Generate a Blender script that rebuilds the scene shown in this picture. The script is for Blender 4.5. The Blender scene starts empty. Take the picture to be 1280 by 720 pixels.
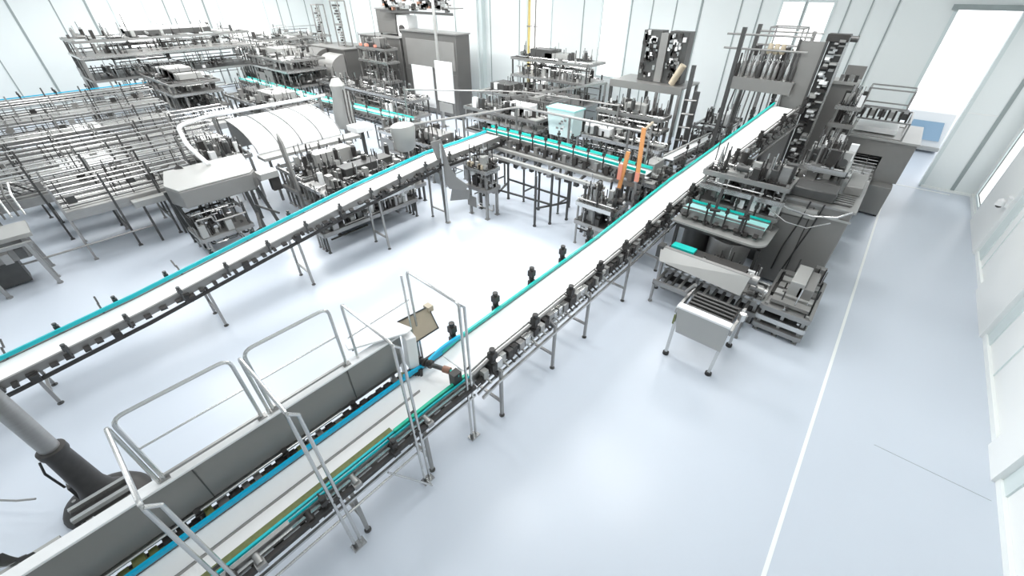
import bpy, math, random
from mathutils import Vector, Matrix
PI = math.pi
col = bpy.context.scene.collection
rnd = random.Random(7)

# ------------------------------------------------------------------ materials
def mat(name, rgb, rough=0.5, metal=0.0, emit=None, estr=1.0, noise=0.0, nscale=6.0, coat=0.0, alpha=1.0, bump=0.0, stretch=None, trans=0.0):
    m = bpy.data.materials.new(name); m.use_nodes = True
    nt = m.node_tree; b = nt.nodes['Principled BSDF']
    b.inputs['Base Color'].default_value = (*rgb, 1)
    b.inputs['Roughness'].default_value = rough
    b.inputs['Metallic'].default_value = metal
    b.inputs['Coat Weight'].default_value = coat
    b.inputs['Coat Roughness'].default_value = 0.12
    b.inputs['Alpha'].default_value = alpha
    b.inputs['Transmission Weight'].default_value = trans
    if emit:
        b.inputs['Emission Color'].default_value = (*emit, 1); b.inputs['Emission Strength'].default_value = estr
    if noise or bump:
        tc = nt.nodes.new('ShaderNodeTexCoord'); n = nt.nodes.new('ShaderNodeTexNoise')
        n.inputs['Scale'].default_value = nscale; n.inputs['Detail'].default_value = 4
        src = tc.outputs['Object']
        if stretch:
            mp = nt.nodes.new('ShaderNodeMapping'); mp.inputs['Scale'].default_value = stretch
            nt.links.new(src, mp.inputs['Vector']); src = mp.outputs['Vector']
        nt.links.new(src, n.inputs['Vector'])
        if noise:
            r = nt.nodes.new('ShaderNodeMapRange')
            r.inputs['To Min'].default_value = 1 - noise; r.inputs['To Max'].default_value = 1 + noise
            nt.links.new(n.outputs['Fac'], r.inputs['Value'])
            mx = nt.nodes.new('ShaderNodeVectorMath'); mx.operation = 'SCALE'
            mx.inputs[0].default_value = rgb; nt.links.new(r.outputs['Result'], mx.inputs['Scale'])
            nt.links.new(mx.outputs['Vector'], b.inputs['Base Color'])
        if bump:
            bp = nt.nodes.new('ShaderNodeBump'); bp.inputs['Strength'].default_value = bump
            nt.links.new(n.outputs['Fac'], bp.inputs['Height']); nt.links.new(bp.outputs['Normal'], b.inputs['Normal'])
    return m
M = dict(
    floor=mat('epoxy_floor', (.625, .68, .755), .34, noise=.03, nscale=.5, coat=.06, bump=.012),
    line=mat('line_paint', (.93, .96, .94), .35),
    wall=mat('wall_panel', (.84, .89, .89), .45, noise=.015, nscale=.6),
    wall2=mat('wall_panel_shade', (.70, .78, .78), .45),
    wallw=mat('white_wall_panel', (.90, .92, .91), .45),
    seam=mat('panel_seam', (.33, .38, .38), .5),
    sky=mat('bright_daylight', (1, 1, 1), .9, emit=(1, 1, 1), estr=1.15),
    steel=mat('brushed_steel', (.36, .355, .345), .38, .7, noise=.12, nscale=9, stretch=(1, 1, 6)),
    steell=mat('polished_steel', (.62, .62, .61), .25, .85),
    sheetd=mat('dark_sheet_steel', (.15, .148, .142), .42, .35, noise=.1, nscale=1.2),
    steeld=mat('dark_steel', (.10, .10, .098), .45, .5, noise=.2, nscale=7),
    sheet=mat('grey_sheet_steel', (.27, .266, .256), .42, .3, noise=.1, nscale=1.6),
    sheetl=mat('light_sheet_steel', (.44, .44, .425), .4, .3, noise=.06, nscale=2),
    black=mat('black_rubber', (.03, .03, .03), .6),
    dark=mat('dark_machinery', (.045, .042, .04), .5, .2, noise=.3, nscale=14),
    white=mat('white_plastic', (.88, .89, .89), .32),
    belt=mat('white_belt', (.93, .93, .92), .4),
    teal=mat('teal_plastic', (.0, .52, .46), .35),
    tealp=mat('pale_teal_plastic', (.42, .78, .76), .4),
    cyan=mat('cyan_plastic', (.0, .46, .74), .35),
    aqua=mat('aqua_plastic', (.0, .50, .56), .35),
    paleaqua=mat('pale_aqua_plastic', (.66, .82, .81), .45),
    green=mat('green_plastic', (.02, .50, .33), .4),
    olive=mat('olive_chain', (.17, .19, .07), .6, noise=.35, nscale=30),
    orange=mat('orange_paint', (.80, .36, .13), .45),
    coral=mat('coral_paint', (.85, .33, .24), .45),
    beige=mat('beige_board', (.52, .45, .34), .55, noise=.15, nscale=4),
    brown=mat('brown_cap', (.30, .16, .11), .5),
    yellow=mat('yellow_paint', (.72, .58, .22), .5),
    glass=mat('clear_polycarbonate', (.95, .98, .98), .08, alpha=.28),
    blueglass=mat('blue_tinted_glass', (.30, .45, .60), .12),
    lamp=mat('lamp_face', (1, 1, 1), .5, emit=(1, 1, 1), estr=6.0),
    ceil=mat('ceiling_white', (.85, .87, .87), .7),
)

# ------------------------------------------------------------------ mesh builder
def V(*a): return Vector(a)
class MB:
    def __init__(s): s.v = []; s.f = []
    def add(s, vs, fs):
        n = len(s.v); s.v += [tuple(x) for x in vs]; s.f += [tuple(i + n for i in f) for f in fs]; return s
    def box(s, x0, x1, y0, y1, z0, z1):
        x0, x1 = sorted((x0, x1)); y0, y1 = sorted((y0, y1)); z0, z1 = sorted((z0, z1))
        return s.add([(x0, y0, z0), (x1, y0, z0), (x1, y1, z0), (x0, y1, z0), (x0, y0, z1), (x1, y0, z1), (x1, y1, z1), (x0, y1, z1)],
                     [(0, 3, 2, 1), (4, 5, 6, 7), (0, 1, 5, 4), (1, 2, 6, 5), (2, 3, 7, 6), (3, 0, 4, 7)])
    def bar(s, a, b, w, h=None):
        a = Vector(a); b = Vector(b); h = h or w
        t = (b - a).normalized(); up = V(0, 0, 1) if abs(t.z) < .95 else V(0, 1, 0)
        n = t.cross(up).normalized() * w / 2; u = n.cross(t).normalized() * h / 2
        vs = [p + i * n + j * u for p in (a, b) for i, j in ((-1, -1), (1, -1), (1, 1), (-1, 1))]
        return s.add(vs, [(0, 1, 2, 3), (7, 6, 5, 4), (0, 4, 5, 1), (1, 5, 6, 2), (2, 6, 7, 3), (3, 7, 4, 0)])
    def cyl(s, a, b, r, r2=None, n=10):
        a = Vector(a); b = Vector(b); r2 = r if r2 is None else r2
        t = (b - a).normalized(); up = V(0, 0, 1) if abs(t.z) < .95 else V(0, 1, 0)
        p = t.cross(up).normalized(); q = p.cross(t).normalized()
        vs = []
        for c, rr in ((a, r), (b, r2)):
            for i in range(n):
                an = 2 * PI * i / n; vs.append(c + (p * math.cos(an) + q * math.sin(an)) * rr)
        fs = [(i, (i + 1) % n, n + (i + 1) % n, n + i) for i in range(n)] + [tuple(range(n))[::-1], tuple(range(n, 2 * n))]
        return s.add(vs, fs)
    def tube(s, pts, r, n=8):
        P = [Vector(p) for p in pts]; m = len(P); vs = []; prev = None
        for i in range(m):
            t = ((P[min(i + 1, m - 1)] - P[max(i - 1, 0)])).normalized()
            if prev is None:
                up = V(0, 0, 1) if abs(t.z) < .9 else V(0, 1, 0); p = t.cross(up).normalized()
            else:
                p = (prev - t * prev.dot(t)).normalized()
            prev = p; q = p.cross(t).normalized()
            for k in range(n):
                an = 2 * PI * k / n; vs.append(P[i] + (p * math.cos(an) + q * math.sin(an)) * r)
        fs = [(i * n + k, i * n + (k + 1) % n, (i + 1) * n + (k + 1) % n, (i + 1) * n + k) for i in range(m - 1) for k in range(n)]
        fs += [tuple(range(n))[::-1], tuple(range((m - 1) * n, m * n))]
        return s.add(vs, fs)
    def sweep(s, prof, frames):
        """prof: closed list of (n,z); frames: list of (pos, side-vector)"""
        n = len(prof); vs = []
        for p, sd in frames:
            for a, z in prof: vs.append(p + sd * a + V(0, 0, z))
        fs = [(i * n + k, i * n + (k + 1) % n, (i + 1) * n + (k + 1) % n, (i + 1) * n + k) for i in range(len(frames) - 1) for k in range(n)]
        fs += [tuple(range(n))[::-1], tuple(range((len(frames) - 1) * n, len(frames) * n))]
        return s.add(vs, fs)
    def lathe(s, c, prof, n=24, sx=1, sy=1, rot=0):
        vs = []; c = Vector(c); m = len(prof)
        for r, z in prof:
            for k in range(n):
                an = 2 * PI * k / n; x = r * math.cos(an) * sx; y = r * math.sin(an) * sy
                vs.append(c + V(x * math.cos(rot) - y * math.sin(rot), x * math.sin(rot) + y * math.cos(rot), z))
        fs = [(i * n + k, i * n + (k + 1) % n, (i + 1) * n + (k + 1) % n, (i + 1) * n + k) for i in range(m - 1) for k in range(n)]
        fs += [tuple(range(n))[::-1], tuple(range((m - 1) * n, m * n))]
        return s.add(vs, fs)
    def prism(s, poly, d):
        """poly: list of 3-D points, extruded by vector d"""
        P = [Vector(p) for p in poly]; n = len(P); d = Vector(d)
        return s.add(P + [p + d for p in P], [tuple(range(n))[::-1], tuple(range(n, 2 * n))] + [(i, (i + 1) % n, n + (i + 1) % n, n + i) for i in range(n)])
    def build(s, name, m, parent=None, label=None, bevel=0):
        base = origin_of(parent) if parent else V(0, 0, 0)
        me = bpy.data.meshes.new(name)
        me.from_pydata([tuple(Vector(v) - base) for v in s.v], [], s.f)
        me.polygons.foreach_set('use_smooth', [True] * len(me.polygons))
        me.validate(); me.update()
        import bmesh
        bm = bmesh.new(); bm.from_mesh(me); bmesh.ops.recalc_face_normals(bm, faces=bm.faces); bm.to_mesh(me); bm.free()
        me.set_sharp_from_angle(angle=math.radians(38))
        me.materials.append(M[m])
        o = bpy.data.objects.new(name, me); col.objects.link(o)
        if parent: o.parent = parent
        if label: o['label'] = label
        if bevel:
            b = o.modifiers.new('bevel', 'BEVEL'); b.width = bevel; b.segments = 2; b.limit_method = 'ANGLE'
        return o
def origin_of(o):
    p = Vector(o.location)
    while o.parent: o = o.parent; p += Vector(o.location)
    return p
def thing(name, label, cat, loc, group=None):
    o = bpy.data.objects.new(name, None); col.objects.link(o); o.location = loc; o.empty_display_size = .1
    o['label'] = label; o['category'] = cat
    if group: o['group'] = group
    return o
def tag(o, label, cat, group=None, kind=None):
    o['label'] = label; o['category'] = cat
    if group: o['group'] = group
    if kind: o['kind'] = kind
    return o
def struct(name, mb, m, parent=None):
    o = mb.build(name, m, parent)
    if not parent: o['kind'] = 'structure'
    return o
def dup(root, loc, label=None, group=None):
    r = root.copy(); col.objects.link(r); r.location = loc
    if label: r['label'] = label
    if group: r['group'] = group
    for ch in [c for c in bpy.data.objects if c.parent == root]:
        c = ch.copy(); col.objects.link(c); c.parent = r
        for g in [q for q in bpy.data.objects if q.parent == ch]:
            d = g.copy(); col.objects.link(d); d.parent = c
    return r
def arc(c, r, a0, a1, n, u, v):
    c = Vector(c); u = Vector(u); v = Vector(v)
    return [c + u * r * math.cos(a0 + (a1 - a0) * i / n) + v * r * math.sin(a0 + (a1 - a0) * i / n) for i in range(n + 1)]
def rounded(pts, r=.07, n=4):
    P = [Vector(p) for p in pts]; out = [P[0]]
    for i in range(1, len(P) - 1):
        a = (P[i - 1] - P[i]).normalized() * r; b = (P[i + 1] - P[i]).normalized() * r
        for k in range(n + 1):
            t = k / n; out.append((P[i] + a) * (1 - t) ** 2 + P[i] * 2 * t * (1 - t) + (P[i] + b) * t ** 2)
    return out + [P[-1]]

# ------------------------------------------------------------------ path helper
class Path:
    def __init__(s, pts):
        s.P = [Vector(p) for p in pts]; s.L = [0]
        for a, b in zip(s.P, s.P[1:]): s.L.append(s.L[-1] + (b - a).length)
        s.len = s.L[-1]
    def side(s, t):
        return V(t.y, -t.x, 0).normalized()          # right-hand side of travel
    def at(s, d):
        for i in range(len(s.P) - 1):
            if d <= s.L[i + 1] or i == len(s.P) - 2:
                t = (s.P[i + 1] - s.P[i]).normalized(); return s.P[i] + t * (d - s.L[i]), t, s.side(t)
    def frames(s):
        out = []
        for i, p in enumerate(s.P):
            t = (s.P[min(i + 1, len(s.P) - 1)] - s.P[max(i - 1, 0)]).normalized(); out.append((p, s.side(t)))
        return out
def rect(a0, a1, z0, z1): return [(a0, z0), (a1, z0), (a1, z1), (a0, z1)]

def conveyor(name, label, cat, pts, w=.5, gl='teal', gr=None, belt='belt', legs=(), brk=(), depth=.12, legspread=None, foot='steeld', rodside=True, group=None, frame='steel', lower=True, brkm='dark', brkh=.22, hs=1.0, gh=.035, clutter=True, legm='steel', toe=0.0, base=None):
    p = Path(pts); fr = p.frames(); b0 = Vector(pts[0]); root = thing(name, label, cat, (b0.x, b0.y, 0), group)
    h = w / 2
    MB().sweep(rect(-h, h, -.025, 0), fr).build('belt', belt, root)
    for sg in (-1, 1):
        MB().sweep(rect(sg * (h + .005), sg * (h + .045), -depth, .015), fr).build('side_frame', frame, root)
    for sg, g in ((-1, gl), (1, gr)):
        if g: MB().sweep(rect(sg * (h - .012), sg * (h + .02), .035, .035 + gh), fr).build('guide_rail', g, root)
    if lower:
        for sg in (-1, 1):
            MB().sweep(rect(sg * (h + .10), sg * (h + .13), -depth - .13, -depth - .10), fr).build('lower_rail', 'steell', root)
    # guide brackets with clamp heads
    for d in brk:
        c, t, s_ = p.at(d)
        for sg in (-1, 1):
            m = MB(); a = c + s_ * sg * (h + .03)
            m.bar(a + V(0, 0, -.10), a + s_ * sg * .10 + V(0, 0, -.10), .035, .03)
            q = a + s_ * sg * .085
            m.cyl(q + V(0, 0, -.12), q + V(0, 0, brkh), .016 * hs, n=6)
            e_ = .032 * hs; m.box(q.x - e_, q.x + e_, q.y - e_, q.y + e_, q.z + brkh - .09 * hs, q.z + brkh - .03)
            if hs > 1: m.box(q.x - e_ * .9, q.x + e_ * .9, q.y - e_, q.y + e_, q.z - .10, q.z + .02).cyl(q + V(0, 0, brkh - .19), q + V(0, 0, brkh - .15), .045, n=10)
            m.cyl(q + V(0, 0, brkh - .01), q + V(0, 0, brkh + .02 * hs), .028 * hs, n=8)
            m.cyl(q + V(0, 0, .05), a - s_ * sg * .02 + V(0, 0, .055), .009, n=6)
            m.build('guide_bracket', brkm, root)
    if clutter:
        k = .1; nb = 0
        while k < p.len and nb < 60:
            c, t, s_ = p.at(k)
            a = c + s_ * (h + .05) + V(0, 0, -.06 - .06 * rnd.random())
            MB().bar(a, a + s_ * (.05 + .05 * rnd.random()) + V(0, 0, -.02), .05 + .05 * rnd.random(), .04).build('chain_block', 'dark', root)
            k += .15 + .08 * rnd.random(); nb += 1
    sp = legspread if legspread is not None else h + .10
    for d in legs:
        c, t, s_ = p.at(d); feet = []
        for sg in (-1, 1):
            a = c + s_ * sg * sp + V(0, 0, -.05); a.z = c.z - depth + .02
            f = V(a.x, a.y, 0) + s_ * sg * toe; feet.append(f)
            l = MB().bar((f.x, f.y, .04), a, .04, .04).build('leg', legm, root)
            MB().cyl((f.x, f.y, 0), (f.x, f.y, .012), .04, n=12).cyl((f.x, f.y, .01), (f.x, f.y, .07), .013, n=8).build('foot', foot, l)
        z = min(.30, c.z * .3)
        MB().bar((feet[0].x, feet[0].y, z), (feet[1].x, feet[1].y, z), .035, .035).build('cross_bar', legm, root)
        zt = c.z - depth - .06
        MB().bar((feet[0].x, feet[0].y, zt), (feet[1].x, feet[1].y, zt), .04, .05).build('cross_bar', 'steeld', root)
    return root, p

# ------------------------------------------------------------------ the room
XL, XR, YB, YF, ZC = -32.0, 2.86, 17.4, -9.0, 6.6
struct('floor', MB().box(XL - .3, XR + .3, YF - .3, 30, -.2, 0), 'floor')
struct('ceiling', MB().box(XL - .3, XR + .3, YF - .3, YB + .3, ZC, ZC + .2), 'ceil')
struct('trim_1', MB().box(.872, .915, -6, 16.6, 0, .004), 'line')
struct('trim_2', MB().box(-.6, XR - .5, 17.1, 17.16, 0, .004), 'line')
struct('trim_3', MB().box(1.60, XR - .1, 5.62, 5.626, 0, .003), 'seam')

def wall_holes(axis, pos, th, a0, a1, z1, holes, m, name):
    """solid wall with openings: holes are (a,b,z0,z1)"""
    mb = MB(); cuts = sorted(set([a0, a1] + [h[0] for h in holes] + [h[1] for h in holes]))
    for a, b in zip(cuts, cuts[1:]):
        hs = [h for h in holes if h[0] <= a + 1e-6 and h[1] >= b - 1e-6]
        zs = [(0, z1)] if not hs else ([(0, hs[0][2])] if hs[0][2] > 0 else []) + ([(hs[0][3], z1)] if hs[0][3] < z1 else [])
        for q0, q1 in zs:
            if axis == 'x': mb.box(a, b, pos, pos + th, q0, q1)
            else: mb.box(pos, pos + th, a, b, q0, q1)
    return struct(name, mb, m)
back_win = [(-14.07, -12.75, 1.2, 5.6), (-10.2, -9.02, 1.9, 5.6), (-3.78, -3.18, 2.4, 4.6), (-3.08, -2.42, 2.4, 4.6)]
wall_holes('x', YB, .3, XL - .3, XR + .3, ZC, back_win + [(.40, 1.62, 0, 4.52)], 'wall', 'wall_back')
left_win = [(5.9, 7.2, 1.8, 5.6), (10.9, 13.4, 1.8, 5.6)]
wall_holes('y', XL - .3, .3, YF, YB, ZC, left_win, 'wall', 'wall_left')
right_win = [(15.7, 16.85, .25, 4.6)]
wall_holes('y', XR, .3, YF, YB, ZC, right_win, 'wallw', 'wall_right')
struct('wall_front', MB().box(XL - .3, XR + .3, YF - .3, YF, 0, ZC), 'wall')
n = 0
for (a, b, z0, z1) in back_win:
    n += 1
    f = struct('window_%d' % n, MB().box(a, b, YB + .03, YB + .06, z0, z1), 'sky')
    fm = MB()
    for q in ((a - .06, a), (b, b + .06)): fm.box(*q, YB - .03, YB + .02, z0 - .06, z1 + .06)
    fm.box(a, b, YB - .03, YB + .02, z1, z1 + .06).box(a, b, YB - .03, YB + .02, z0 - .06, z0)
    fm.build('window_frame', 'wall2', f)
for (a, b, z0, z1) in left_win:
    n += 1
    f = struct('window_%d' % n, MB().box(XL - .06, XL - .03, a, b, z0, z1), 'sky')
    fm = MB()
    for q in ((a - .06, a), (b, b + .06)): fm.box(XL - .02, XL + .03, *q, z0 - .06, z1 + .06)
    fm.box(XL - .02, XL + .03, a, b, z1, z1 + .06).box(XL - .02, XL + .03, a, b, z0 - .06, z0)
    fm.build('window_frame', 'wall2', f)
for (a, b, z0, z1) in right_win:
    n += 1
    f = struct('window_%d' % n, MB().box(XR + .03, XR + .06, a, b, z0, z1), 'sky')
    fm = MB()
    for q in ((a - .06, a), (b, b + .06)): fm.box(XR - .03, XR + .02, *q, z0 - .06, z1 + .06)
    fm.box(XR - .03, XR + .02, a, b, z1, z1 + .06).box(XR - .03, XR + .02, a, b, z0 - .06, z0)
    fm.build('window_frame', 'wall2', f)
# panel joints
t = 3
def seam_back(x, w=.035, z0=0, z1=ZC, m='seam'):
    global t; t += 1
    struct('trim_%d' % t, MB().box(x - w / 2, x + w / 2, YB - .022, YB + .001, z0, z1), m)
for x in (-14.55, -11.1, -8.95, -8.1, -7.2, -5.0, -4.4, -.9, -1.49, -2.03, -16.4, -18.9, -20.4, -22.2, -24.2, -26.4, -28.6, -30.4): seam_back(x)
seam_back(-6.3, .07); seam_back(2.38, .09)
for x in (.40 - .05, 1.62 + .05): seam_back(x, .08, 0, 4.6, 'wall2')
t += 1; struct('trim_%d' % t, MB().box(.25, 1.8, YB - .14, YB - .02, 4.5, 4.62), 'seam')
t += 1; struct('trim_%d' % t, MB().box(1.67, 2.34, YB - .015, YB + .001, 2.15, 2.17), 'wallw')
def seam_left(y, w=.06, m='seam'):
    global t; t += 1
    struct('trim_%d' % t, MB().box(XL - .001, XL + .02, y - w / 2, y + w / 2, 0, ZC), m)
for y in (.9, 2.23, 3.7, 4.95, 8.2, 9.1, 10.12, 14.3, 14.95, 16.1): seam_left(y, .09 if y in (2.23, 4.95, 10.12) else .045)
# wide pilaster beside the middle windows, and pilasters on the right wall
t += 1; struct('trim_%d' % t, MB().box(-18.3, -17.0, YB - .35, YB - .001, 0, ZC), 'wall')
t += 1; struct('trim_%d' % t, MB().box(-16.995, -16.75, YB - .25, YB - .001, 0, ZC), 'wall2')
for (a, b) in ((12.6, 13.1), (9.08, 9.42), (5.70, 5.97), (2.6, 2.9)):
    t += 1; struct('trim_%d' % t, MB().box(XR - .02, XR + .001, a, b, 0, ZC), 'wall2')  # flat strip, darker colour painted for the pilaster's shaded near face
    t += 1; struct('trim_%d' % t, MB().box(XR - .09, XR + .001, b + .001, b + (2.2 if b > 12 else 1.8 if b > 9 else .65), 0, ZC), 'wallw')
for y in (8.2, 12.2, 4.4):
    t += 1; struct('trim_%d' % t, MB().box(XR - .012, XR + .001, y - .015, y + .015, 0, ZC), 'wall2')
struct('baseboard_right', MB().box(XR - .05, XR - .001, YF, YB, 0, .09), 'line')
struct('baseboard_back', MB().box(1.67, XR - .05, YB - .05, YB - .001, 0, .07), 'line')
struct('baseboard_left', MB().box(XL + .001, XL + .05, YF, YB, 0, .09), 'line')
# outside the tall doorway: self-glowing white panel standing in for the bright daylight
struct('glow_panel_outside', MB().box(-4, 8, 29.7, 30, 0, 12), 'sky')
c = thing('delivery_cart', 'white boxy cart with blue tinted windscreen parked outside the tall doorway', 'cart', (1.3, 21.9, 0))
MB().prism([(.66, 21.6, .06), (.66, 21.7, .62), (.66, 22.1, 1.28), (.66, 23.2, 1.34), (.66, 23.3, .06)], (1.30, 0, 0)).build('body', 'white', c, bevel=.04)
MB().prism([(.78, 21.68, .42), (.86, 21.95, 1.0), (1.74, 21.95, 1.0), (1.84, 21.68, .42)], (0, -.1, .014)).build('windscreen', 'blueglass', c)
for x in (.74, 1.88):
    for y in (21.95, 22.95): MB().cyl((x - .06, y, .13), (x + .06, y, .13), .13, n=16).build('wheel', 'steeld', c)
MB().box(.64, 1.98, 21.52, 21.62, .10, .22).build('bumper', 'sheetl', c, bevel=.015)

# small wall lamp on the right wall
w = thing('wall_lamp', 'small white lamp bracket high on the right wall beside the bright window', 'lamp', (XR - .12, 13.3, 1.2))
MB().box(XR - .14, XR - .09, 13.2, 13.4, 1.12, 1.32).build('back_plate', 'white', w)
MB().lathe((XR - .20, 13.3, 1.12), [(.02, .14), (.07, .10), (.09, 0)], 14).build('lamp_shade', 'white', w)
MB().lathe((XR - .20, 13.3, 1.06), [(.02, 0), (.05, .02), (.05, .06)], 12).build('bulb_socket', 'steeld', w)

# ------------------------------------------------------------------ foreground conveyor (F)
fy = [-3.2, -2, -1, 0, 1.2, 1.75]
root, p = conveyor('flat_conveyor', 'long flat white-belt conveyor with bright cyan and green guide rails under the railings', 'conveyor',
    [(-3.0, y, 1.03) for y in fy] + [(-2.97, 2.3, 1.05)], w=.52, gl='cyan', gr=None, legs=(.5, 2.2, 3.75, 4.7), brk=(.3, 1.1, 1.9, 2.7, 3.5, 4.3), depth=.14, legspread=.34, gh=.045, brkh=.10)
fr = p.frames()
MB().sweep(rect(-.004, .008, .0, .03), fr[:-1]).build('lane_divider', 'steel', root)
MB().sweep(rect(.15, .215, .004, .016), fr[:-2]).build('chain_strip', 'olive', root, label='olive green chain strip along the right edge')
MB().sweep(rect(-.36, -.325, -.02, .0), fr[:-2]).build('chain_strip', 'olive', root, label='olive green chain strip by the grey beam')
MB().sweep(rect(.225, .25, .0, .03), fr[:5]).build('guide_rail', 'aqua', root)
MB().sweep(rect(.225, .262, .0, .05), fr[4:]).build('guide_rail', 'green', root, label='green guide rail end by the join')
MB().sweep(rect(.29, .30, .02, .05), fr[3:]).build('guide_rail', 'aqua', root)
MB().sweep(rect(.32, .35, -.05, -.02), fr).build('outer_rail', 'steell', root)
MB().sweep(rect(.36, .41, -.11, -.06), fr).build('cable_duct', 'dark', root)
MB().sweep(rect(-.42, -.385, -.11, -.02), fr).build('cable_duct', 'dark', root)
for i in range(9):
    y = -2.2 + i * .47
    MB().cyl((-2.72, y, 1.0), (-2.60, y, .98), .035, n=12).box(-2.64, -2.57, y - .04, y + .04, .93, .99).build('sensor', 'dark' if i % 2 else 'steel', root)
for i in range(44):
    y = -3.0 + i * .11
    MB().box(-3.41, -3.32 + .04 * rnd.random(), y, y + .06 + .03 * rnd.random(), .97, 1.02 + .05 * rnd.random()).build('chain_link', rnd.choice(['dark', 'dark', 'olive', 'steel']), root)

# the long grey beam with a flat top
bm_ = thing('guard_beam', 'long grey sheet-steel beam with pale flat top behind the flat conveyor', 'beam', (-3.5, -.5, 0))
MB().prism([(-3.41, -3.2, 1.13), (-3.41, 1.72, 1.13), (-3.41, 1.84, 1.20), (-3.41, 1.84, 1.60), (-3.41, -3.2, 1.60)], (-.03, 0, 0)).build('front_panel', 'sheet', bm_)
MB().box(-3.52, -3.40, -3.2, 1.86, 1.60, 1.625).build('top_cap', 'white', bm_, bevel=.004)
MB().box(-3.52, -3.49, -3.2, 1.84, 1.05, 1.60).build('back_panel', 'sheetl', bm_)
MB().box(-3.49, -3.44, -3.2, 1.80, 1.05, 1.09).build('bottom_panel', 'sheet', bm_)
MB().box(-3.405, -3.40, 1.16, 1.17, 1.14, 1.60).box(-3.405, -3.40, -.35, -.34, 1.13, 1.60).build('panel_joint', 'steeld', bm_)
MB().cyl((-3.375, -3.2, 1.12), (-3.375, .95, 1.12), .014).build('lower_tube', 'steell', bm_)
for y in (-2.6, -1.0, .5, 1.7):
    MB().bar((-3.5, y, 1.05), (-3.5, y, .02), .05).cyl((-3.5, y, 0), (-3.5, y, .02), .05, n=12).build('leg', 'steel', bm_)

def rail_loop(name, label, y0, y1, x=-3.46, z0=1.63, z1=2.43):
    r = thing(name, label, 'handrail', (x, (y0 + y1) / 2, z0))
    MB().tube(rounded([(x, y0, z0), (x, y0, z1), (x, y1, z1), (x, y1, z0)], .09, 5), .017).build('rail_loop', 'steell', r)
    MB().cyl((x, y0, z0 + .42), (x, y1, z0 + .42), .009).build('middle_rail', 'steell', r)
    MB().bar((x, y0, z0 + .035), (x, y1, z0 + .035), .025).build('bottom_rail', 'steel', r)
    for y in (y0, y1):
        MB().box(x - .03, x + .03, y - .04, y + .04, z0 - .004, z0 + .012).build('base_plate', 'steel', r)
    return r
rail_loop('handrail', 'rounded steel handrail loop on the grey beam, nearest the bottom left corner', -.52, .29)
rail_loop('handrail', 'rounded steel handrail loop on the grey beam, farther one toward the beige board', .40, 1.20)
def gate(label, y, zl=1.63, zr=0.0, dy=.07, z1=2.40, double=True, xl=-3.46, xr=-2.60, zr2=None):
    r = thing('conveyor_gate', label, 'handrail', ((xl + xr) / 2, y, 0))
    MB().tube(rounded([(xl, y, zl), (xl, y, z1), (xr, y, z1 - .03), (xr, y, zr + .02)], .06, 4), .016).build('gate_loop', 'steell', r)
    if double:
        MB().tube([(xr, y + dy, zr + .02), (xr, y + dy, z1 - .12), (xr, y + .005, z1 - .05)], .016).build('post', 'steell', r)
        MB().bar((xr, y, 1.0), (xr, y + dy, 1.0), .03).bar((xr, y, 1.35), (xr, y + dy, 1.35), .02).build('clamp', 'dark', r)
    if zr == 0:
        MB().box(xr - .05, xr + .05, y - .04, y + dy + .04, 0, .02).build('foot_plate', 'steell', r)
        MB().cyl((xr, y, .02), (xr, y, .09), .022, n=10).build('foot', 'steeld', r)
    return r
gate('tall steel gate frame straddling the flat conveyor at the bottom left', -.56)
gate('tall steel gate frame straddling the flat conveyor between the two handrail loops', .36)
gate('tall steel gate frame straddling the flat conveyor beside the beige board', 1.34)
g4 = gate('tall steel frame over the join between flat and inclined conveyors', 2.16, zl=.85, z1=2.38)
MB().tube([(-3.46, 2.08, .85), (-3.46, 2.08, 2.36)], .014).build('post', 'steell', g4)
MB().cyl((-3.46, 1.30, 1.95), (-3.46, 2.12, 1.99), .008).build('tie_rod', 'steell', g4)
r = thing('floor_rail', 'long low steel tube running beside the legs of the flat conveyor', 'rail', (-2.62, 0, 0))
MB().cyl((-2.62, -2.6, .62), (-2.62, 1.44, .62), .015).build('tube', 'steell', r)
MB().cyl((-2.62, .95, .72), (-2.45, 1.34, .1), .011).cyl((-2.45, 1.34, .1), (-2.62, 1.36, .06), .011).build('brace', 'steell', r)
MB().bar((-2.62, -2.55, 0), (-2.62, -2.55, .62), .03).build('post', 'steel', r)

# white hopper shell + beige board + dark motor at the end of the beam
h = thing('transfer_hopper', 'white moulded hopper shell at the far end of the grey beam', 'hopper', (-3.6, 1.75, 0))
MB().prism([(-3.74, 1.35, 1.66), (-3.56, 1.30, 1.72), (-3.30, 1.92, 1.70), (-3.34, 2.02, 1.69), (-3.62, 1.98, 1.66)], (0, 0, -.03)).build('tray', 'white', h, bevel=.02)
MB().prism([(-3.30, 1.88, 1.60), (-3.26, 2.00, 1.60), (-3.22, 1.95, 1.12), (-3.28, 1.84, 1.14)], (-.14, .03, 0)).build('chute', 'white', h, bevel=.01)
MB().prism([(-3.86, 1.45, 1.50), (-3.66, 1.38, 1.56), (-3.68, 1.60, 1.58), (-3.78, 1.62, 1.54)], (0, 0, .02)).build('opening', 'steeld', h)
MB().bar((-3.62, 1.95, 1.64), (-3.62, 1.95, .02), .05).cyl((-3.62, 1.95, 0), (-3.62, 1.95, .02), .05).build('leg', 'steel', h)
for i in range(5): MB().cyl((-3.30 + i * .03, 1.84 + .02 * i, 1.02), (-3.30 + i * .03, 1.86 + .02 * i, 1.14), .018, n=8).build('bolt', 'dark', h)
bb = thing('beige_board', 'beige square board tilted on a bracket beside the start of the inclined conveyor', 'board', (-3.42, 2.16, 1.4))
MB().prism([(-3.62, 1.98, 1.62), (-3.40, 2.02, 1.36), (-3.26, 2.34, 1.50), (-3.44, 2.36, 1.74)], (-.015, .02, -.012)).build('panel', 'beige', bb)
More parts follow.
